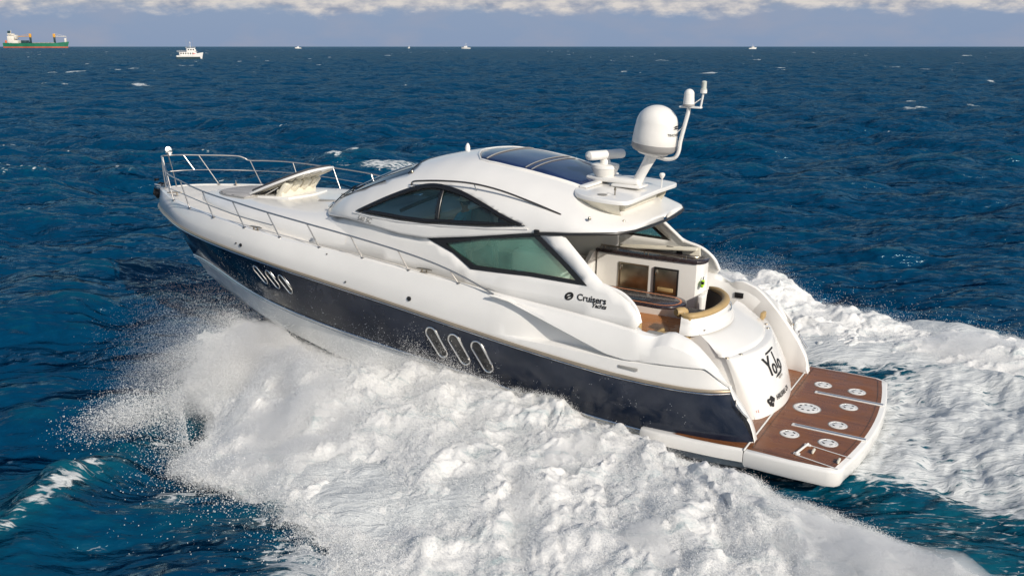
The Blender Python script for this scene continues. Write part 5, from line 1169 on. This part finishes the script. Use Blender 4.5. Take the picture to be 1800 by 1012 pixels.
def droplets(name, P, size, label=None):
    n = len(P); u = RNG.standard_normal((n, 3)); u /= np.linalg.norm(u, axis=1)[:, None]; w = RNG.standard_normal((n, 3)); w -= (w*u).sum(1)[:, None]*u; w /= np.linalg.norm(w, axis=1)[:, None]; v = np.cross(u, w)
    s_ = size[:, None]; V = np.stack([P+w*s_, P-w*s_*.5+v*s_*.87, P-w*s_*.5-v*s_*.87], 1).reshape(-1, 3); F = np.arange(3*n).reshape(-1, 3)
    return raw_mesh(name, V, F, 3, DROP, False)
def pick(A, w, n):
    c = np.cumsum(w.ravel()); return np.searchsorted(c, RNG.random(n)*c[-1])
def build_spray():
    for side, nm, n in ((1, 'port_white_water', 1700000), (-1, 'starboard_white_water', 380000)):
        o, (A, B, z, f, keep) = white_water(nm, side, 0); tag(o, None, None, kind='stuff')
        edge = np.exp(-((f-.45)/.25)**2); wgt = (f > .12)*(.35+1.6*edge+.5*np.clip(z, 0, 1))*(A > -7)
        i = pick(A, wgt, n); a = A.ravel()[i]+RNG.normal(0, .05, n); b = B.ravel()[i]+RNG.normal(0, .06, n); zz = z.ravel()[i]
        cl = np.clip(.5+.8*fbs(a, b, 1.6, 4, .65, 31), .03, 1.7); hh = RNG.exponential(1.0, n)*(.02+.085*np.clip(zz, 0, 1.2)*cl)
        X, Yy = from_boat(a, b*side); droplets(nm.replace('white_water', 'spray'), np.stack([X, Yy, zz+hh], -1), RNG.uniform(.0025, .0080, n))['kind'] = 'stuff'
    # jets leaving the chine under the bow, arcing out to port and falling on the foam
    Ps = []; Sz = []
    for k in range(150):
        a0 = 6.8+3.4*RNG.random()**.7; n = int(RNG.uniform(2500, 6000)); reach = RNG.uniform(1.4, 3.5)*(.6+.4*(a0-6.5)/4.4); top = RNG.uniform(.25, 1.0)*(.10+1.1*((a0-6.5)/4.0)**2.2)*1.2
        fw = RNG.normal(-.10, .38)*(.5+(a0-6.5)/4.4); t = RNG.beta(1.3, 1.3, n)
        sp = .025+.15*t; a = a0+fw*t*1.3+RNG.normal(0, 1, n)*sp*.9; b0 = np.interp(a0, [6.5, 9, 10.9], [2.5, 2.35, 1.9]); b = b0+reach*t+RNG.normal(0, 1, n)*sp
        zz = .12+top*4*t**1.3*(1-t)*1.1+RNG.normal(0, 1, n)*sp*.8+np.interp(a0, [6.5, 10.9], [.0, .15]); Ps.append((a, b, zz)); Sz.append(RNG.uniform(.002, .0075, n))
    a, b, zz = (np.concatenate([p[i] for p in Ps]) for i in range(3)); X, Yy = from_boat(a, b); ok = zz > .03
    droplets('bow_spray', np.stack([X, Yy, zz], -1)[ok], np.concatenate(Sz)[ok])['kind'] = 'stuff'
    # fine veil around the head of the plume and loose drops flung outside it
    n = 90000; a = RNG.normal(9.9, .60, n); b = RNG.normal(3.6, .7, n); zz = np.abs(RNG.normal(.8, .55, n)); X1, Y1 = from_boat(a, b)
    n2 = 26000; a2 = RNG.uniform(2, 10.3, n2); b2 = I_(P_OUT, a2)+RNG.exponential(.32, n2)-.1; z2 = RNG.exponential(.16, n2)+.02; X2, Y2 = from_boat(a2, b2)
    n3 = 16000; a3 = RNG.normal(9.9, .35, n3); b3 = 5.3+RNG.normal(0, .5, n3); z3 = np.abs(RNG.normal(.1, .16, n3)); X3, Y3 = from_boat(a3, b3)
    n4 = 30000; a4 = RNG.uniform(-3.5, 6, n4); b4 = -np.interp(a4, [-3.5, 6], [5.0, 6.0])+RNG.normal(0, .6, n4); z4 = I_(S_H, a4)*.75+RNG.exponential(.14, n4); X4, Y4 = from_boat(a4, b4)
    P = np.concatenate([np.stack(q, -1) for q in ((X1, Y1, zz), (X2, Y2, z2), (X3, Y3, z3), (X4, Y4, z4))]); Sz = np.concatenate([RNG.uniform(.002, .006, n), RNG.uniform(.004, .014, n2), RNG.uniform(.004, .015, n3), RNG.uniform(.004, .011, n4)])
    droplets('fine_spray', P, Sz)['kind'] = 'stuff'
def build_mist(side=1):
    a = np.arange(-7, 12.9, .10); b = np.arange(.8, 11, .10); A, B = np.meshgrid(a, b, indexing='ij')
    hp, hs_, ho, fp, fs, fst, fbw = wake(A, B*side); n_ = fbm(A, B, .8, 4, .55, 41); m2 = fbs(A, B, 1.1, 3, .6, 44)
    th = (.10*sstep(-5, 0, A)+.22*np.clip(hp, 0, 1.1))*np.clip(.75+.5*n_+.3*m2, .1, 2)*sstep(.10, .5, fp)
    th += .75*np.exp(-((A-9.8)/.95)**2-((B-3.5)/.95)**2)*np.clip(.8+.5*n_, .1, 2)
    if side < 0: hp = hs_; th = (.10+.20*np.clip(hp, 0, 1.1))*np.clip(.75+.5*n_+.3*m2, .1, 2)*sstep(.10, .5, fs)
    keep = th > .05; top = hp*.9+th; bot = np.maximum(hp*.9-.10, .0)
    X, Yy = from_boat(A, B*side); Vt = np.stack([X, Yy, top], -1).reshape(-1, 3); Vb = np.stack([X, Yy, bot], -1).reshape(-1, 3); n = A.size
    idx = np.arange(n).reshape(A.shape); kk = keep[:-1, :-1] & keep[1:, :-1] & keep[1:, 1:] & keep[:-1, 1:]
    F = np.stack([idx[:-1, :-1], idx[1:, :-1], idx[1:, 1:], idx[:-1, 1:]], -1)[kk]; F = F if side > 0 else F[:, ::-1]; Fb = F[:, ::-1]+n
    E = {}
    for f in F:
        for k in range(4):
            e = (int(f[k]), int(f[(k+1) % 4]))
            if (e[1], e[0]) in E: del E[(e[1], e[0])]
            else: E[e] = 1
    W_ = np.array([(e[1], e[0], e[0]+n, e[1]+n) for e in E]); Fa = np.concatenate([F, Fb, W_]); V = np.concatenate([Vt, Vb]); used = np.unique(Fa); mp = np.full(2*n, -1); mp[used] = np.arange(len(used))
    m = bpy.data.materials.new('spray_mist'); m.use_nodes = True; t = m.node_tree; t.nodes.clear(); o_ = N(t, 'ShaderNodeOutputMaterial'); v = N(t, 'ShaderNodeVolumePrincipled'); v.inputs['Color'].default_value = (.97, .97, .97, 1); v.inputs['Density'].default_value = 2.3; v.inputs['Anisotropy'].default_value = .2
    t.links.new(v.outputs[0], o_.inputs['Volume'])
    o = raw_mesh('spray_mist', V[used], mp[Fa], 4, m); o['kind'] = 'stuff'
build_spray()
build_mist(1)
build_mist(-1)
scn.cycles.volume_bounces = 3

# ------------------------------------------------------------------ other vessels out towards the horizon
def thing(name, label, cat, loc, rz=0, group=None):
    o = bpy.data.objects.new(name, None); C.objects.link(o); o.location = loc; o.rotation_euler = (0, 0, rz); tag(o, label, cat, group); return o
def at_px(u, dist):
    a = (u-900)/F_PX; t_ = math.atan2(424, F_PX); yy = math.cos(t_)+424/F_PX*math.sin(t_); return (dist*a/yy, dist, 0)
GRN = mat('ship_green', (.012,.16,.085), .5, var=(.05,.25)); BOOT = mat('boot_red', (.42,.10,.06), .5, var=(.05,.2)); SHW = mat('ship_white', (.74,.70,.62), .5, var=(.1,.08)); ORA = mat('crane_yellow', (.72,.36,.05), .5); DKG = mat('ship_dark', (.02,.05,.06), .5); WIN = mat('dark_windows', (.02,.025,.03), .2)
WHB = mat('boat_white', (.80,.78,.74), .35, var=(.6,.04))
def hull_loft(L_, B_, top, bot, bow_rake, flare=.75, nst=26, transom=.8):
    """closed hull between two height functions of s (0 stern .. 1 bow)"""
    rows = []
    for i in range(nst+1):
        s_ = i/nst; hb = B_/2*(transom+(1-transom)*min(1, s_/.25))*(1-max(0, (s_-.62)/.38)**2.2) if s_ < 1 else 0
        zt, zb = top(s_), bot(s_); x = (s_-.5)*L_; r_ = bow_rake*max(0, (s_-.85)/.15)
        rows.append([(x+r_*q, hb*(1-(1-q)*(1-flare)*(.3+.7*s_)), zb+(zt-zb)*q) for q in (0, .33, .66, 1)]+[(x+r_*q, -hb*(1-(1-q)*(1-flare)*(.3+.7*s_)), zb+(zt-zb)*q) for q in (1, .66, .33, 0)])
    return grid(rows, True, True)
def cargo_ship():
    t = thing('cargo_ship', 'green cargo ship with white superstructure and two yellow cranes on the horizon', 'cargo ship', at_px(64, 4300), math.radians(4)); t.scale = (1.42,)*3
    L_ = 190; top = lambda s_: 14+3*max(0, (s_-.80)/.2)*1.6+(1.0 if s_ < .14 else 0)
    mb = MB(); mb.add(*hull_loft(L_, 28, top, lambda s_: 4.0, 5, .92)); h = mb.build('hull', GRN, t, sh=30)
    mb = MB(); mb.add(*hull_loft(L_*.995, 27.4, lambda s_: 4.05, lambda s_: -4, 2, .95)); mb.build('boot_band', BOOT, t, sh=30)
    mb = MB(); mb.add(*rbox((-70,0,24),(20,24,22),.6)); mb.add(*rbox((-66,0,33),(22,22,12),.5)); mb.add(*rbox((-62,0,18),(26,25,9),.5)); mb.add(*rbox((-72,0,41),(12,26,4),.4)); a = mb.build('accommodation', SHW, t, sh=30)
    for k in range(5):
        mb = MB(); mb.add(*rbox((-66, -11.05-.1, 22.5+k*3.4),(18,.3,.9),.05)); mb.build('window_row', WIN, a, smooth=False)
    mb = MB(); mb.add(*rbox((-77,0,46),(7,8,10),.8)); mb.build('funnel', DKG, t); mb = MB(); mb.add(*tube([(-72,0,43),(-71,0,53)], .7, 6)); mb.add(*rbox((-71,0,49),(.6,9,.6),.1)); mb.build('ship_mast', SHW, t)
    mb = MB(); mb.add(*rbox((-87,-6,21),(5,3.4,3.4),1)); mb.add(*rbox((-87,-6,17),(6,.6,5),.1)); mb.build('lifeboat', mat('lifeboat_orange', (.75,.16,.06), .5), t)
    for x, j in ((-15, -1), (57, 1)):
        mb = MB(); mb.add(*rbox((x,0,23),(5,5,20),.5)); c = mb.build('crane_pedestal', DKG, t)
        mb = MB(); mb.add(*rbox((x,0,37),(6.5,6,11),.8)); mb.build('crane_house', ORA, c)
        mb = MB(); mb.add(*tube([(x+3*j,-1.5,35),(x+36*j,-1.5,34)], 1.0, 6)); mb.add(*tube([(x+3*j,1.5,35),(x+36*j,1.5,34)], 1.0, 6)); mb.add(*tube([(x,0,43),(x+34*j,0,35.4)], .3, 5)); mb.build('crane_jib', ORA if j < 0 else SHW, c)
    mb = MB(); mb.add(*rbox((-32,0,18),(16,22,9),.3)); mb.add(*rbox((-20,0,16),(6,22,5),.3)); mb.build('deck_cargo', DKG, t)
    for k in range(5): mb = MB(); mb.add(*rbox((-2+k*13.5,0,15.2),(11,19,2.4),.3)); mb.build('hatch_cover', GREYV, t)
    mb = MB(); mb.add(*rbox((90,0,23),(5,8,12),.4)); mb.build('foremast_house', SHW, t)
    mb = MB(); mb.add(*tube([(92,0,18),(92,0,31)], .6, 6)); mb.build('foremast', SHW, t)
def charter_boat():
    t = thing('charter_boat', 'white three deck charter boat with dark lower hull, left of the yacht near the horizon', 'boat', at_px(331, 500), math.radians(24))
    L_ = 12.6; top = lambda s_: 1.9+1.5*s_**2
    mb = MB(); mb.add(*hull_loft(L_, 4.6, top, lambda s_: 1.15 if s_ < .7 else 1.15-(s_-.7)*3.9, .8, .8)); h = mb.build('hull', WHB, t, sh=30)
    mb = MB(); mb.add(*hull_loft(L_*.985, 4.5, lambda s_: 1.18, lambda s_: -.5, .1, .8)); mb.build('lower_hull', DKG, t, sh=30)
    mb = MB(); mb.add(*rbox((-.6,0,2.75),(8.4,3.6,1.6),.1)); d1 = mb.build('main_cabin', WHB, t)
    mb = MB(); mb.add(*rbox((-.8,0,3.62),(9.8,4.2,.14),.05)); mb.build('upper_deck', WHB, t)
    for k in range(6): mb = MB(); mb.add(*rbox((-4.0+k*1.15,-1.83,2.85),(.6,.06,.75),.02)); mb.build('window', WIN, d1, smooth=False)
    mb = MB(); mb.add(*rbox((1.0,0,4.5),(4.2,3.1,1.7),.12)); wh = mb.build('wheelhouse', WHB, t)
    for k in range(3): mb = MB(); mb.add(*rbox((-.2+k*1.2,-1.58,4.75),(.8,.06,.6),.02)); mb.build('window', WIN, wh, smooth=False)
    mb = MB(); mb.add(*rbox((.9,0,5.9),(5.0,3.4,.14),.05)); mb.add(*rbox((3.0,0,4.3),(.8,3.3,1.0),.1)); mb.build('sun_roof', WHB, t)
    mb = MB()
    for x in (-1.2, .9, 3.0):
        for y in (-1.5, 1.5): mb.add(*tube([(x,y,5.3),(x,y,5.9)], .05, 5))
    mb.build('roof_post', WHB, t)
    mb = MB(); mb.add(*tube([(.9,0,5.9),(.9,0,8.7)], .09, 6)); mb.add(*rbox((.9,0,7.6),(.2,1.6,.12),.03)); mb.add(*lathe([(0,0),(.3,0),(.25,.3),(0,.4)], (.9,0,8.2), 10)); mb.build('mast', WHB, t)
    for x, y, h_ in ((-1.0,-.9,10.2),(2.2,.6,11),(.2,1.0,9)): mb = MB(); mb.add(*tube([(x,y,5.9),(x,y,h_)], .035, 5)); mb.build('antenna', GREYB, t)
    mb = MB(); mb.add(*rbox((2.4,-1.9,2.5),(1.4,.10,.9),.03)); mb.build('red_banner', RED, t)
    mb = MB()
    for y in (-2.1, 2.1): mb.add(*tube([(-5.6,y,4.3),(3.6,y,4.3)], .04, 5)); 
    for x in np.arange(-5.6, 3.7, 1.15):
        for y in (-2.1, 2.1): mb.add(*tube([(x,y,3.6),(x,y,4.3)], .03, 5))
    mb.build('deck_rail', WHB, t)
    tag(bpy.data.objects[t.name], t['label'], 'boat')
def sport_boat(u, dist, L_, label, rz, tower):
    t = thing('sport_boat', label, 'boat', at_px(u, dist), rz, 'small white boats along the horizon')
    mb = MB(); mb.add(*hull_loft(L_, L_*.28, lambda s_: L_*(.11+.09*s_), lambda s_: -.5, L_*.04, .75)); mb.build('hull', WHB, t, sh=30)
    mb = MB(); mb.add(*rbox((L_*.04,0,L_*.21),(L_*.36,L_*.20,L_*.14),L_*.03,3)); c = mb.build('cabin', WHB, t)
    mb = MB(); mb.add(*rbox((L_*.04,-L_*.101,L_*.22),(L_*.28,.1,L_*.05),.05)); mb.build('cabin_window', WIN, c)
    mb = MB(); mb.add(*rbox((0,0,L_*.36),(L_*.22,L_*.18,L_*.02),.1))
    for x in (-.09,.09):
        for y in (-.07,.07): mb.add(*tube([(x*L_,y*L_,L_*.26),(x*L_,y*L_,L_*.36)], L_*.006, 5))
    if tower: mb.add(*tube([(0,0,L_*.37),(0,0,L_*.62)], L_*.009, 5)); mb.add(*rbox((0,0,L_*.5),(L_*.09,L_*.09,L_*.015),.05))
    mb.build('flybridge', WHB, t)
cargo_ship(); charter_boat()
sport_boat(524, 3100, 19, 'tiny white boat on the horizon right of the charter boat, above the yacht bow', math.radians(200), False)
sport_boat(719, 3300, 17, 'smallest white boat with a thin tower, on the horizon above the yacht windscreen', math.radians(80), True)
sport_boat(819, 2700, 25, 'white sport fishing boat with a tower, on the horizon above the yacht roof', math.radians(170), True)
sport_boat(1323, 2500, 20, 'lone white boat with a tower on the horizon, right of the yacht mast', math.radians(10), True)
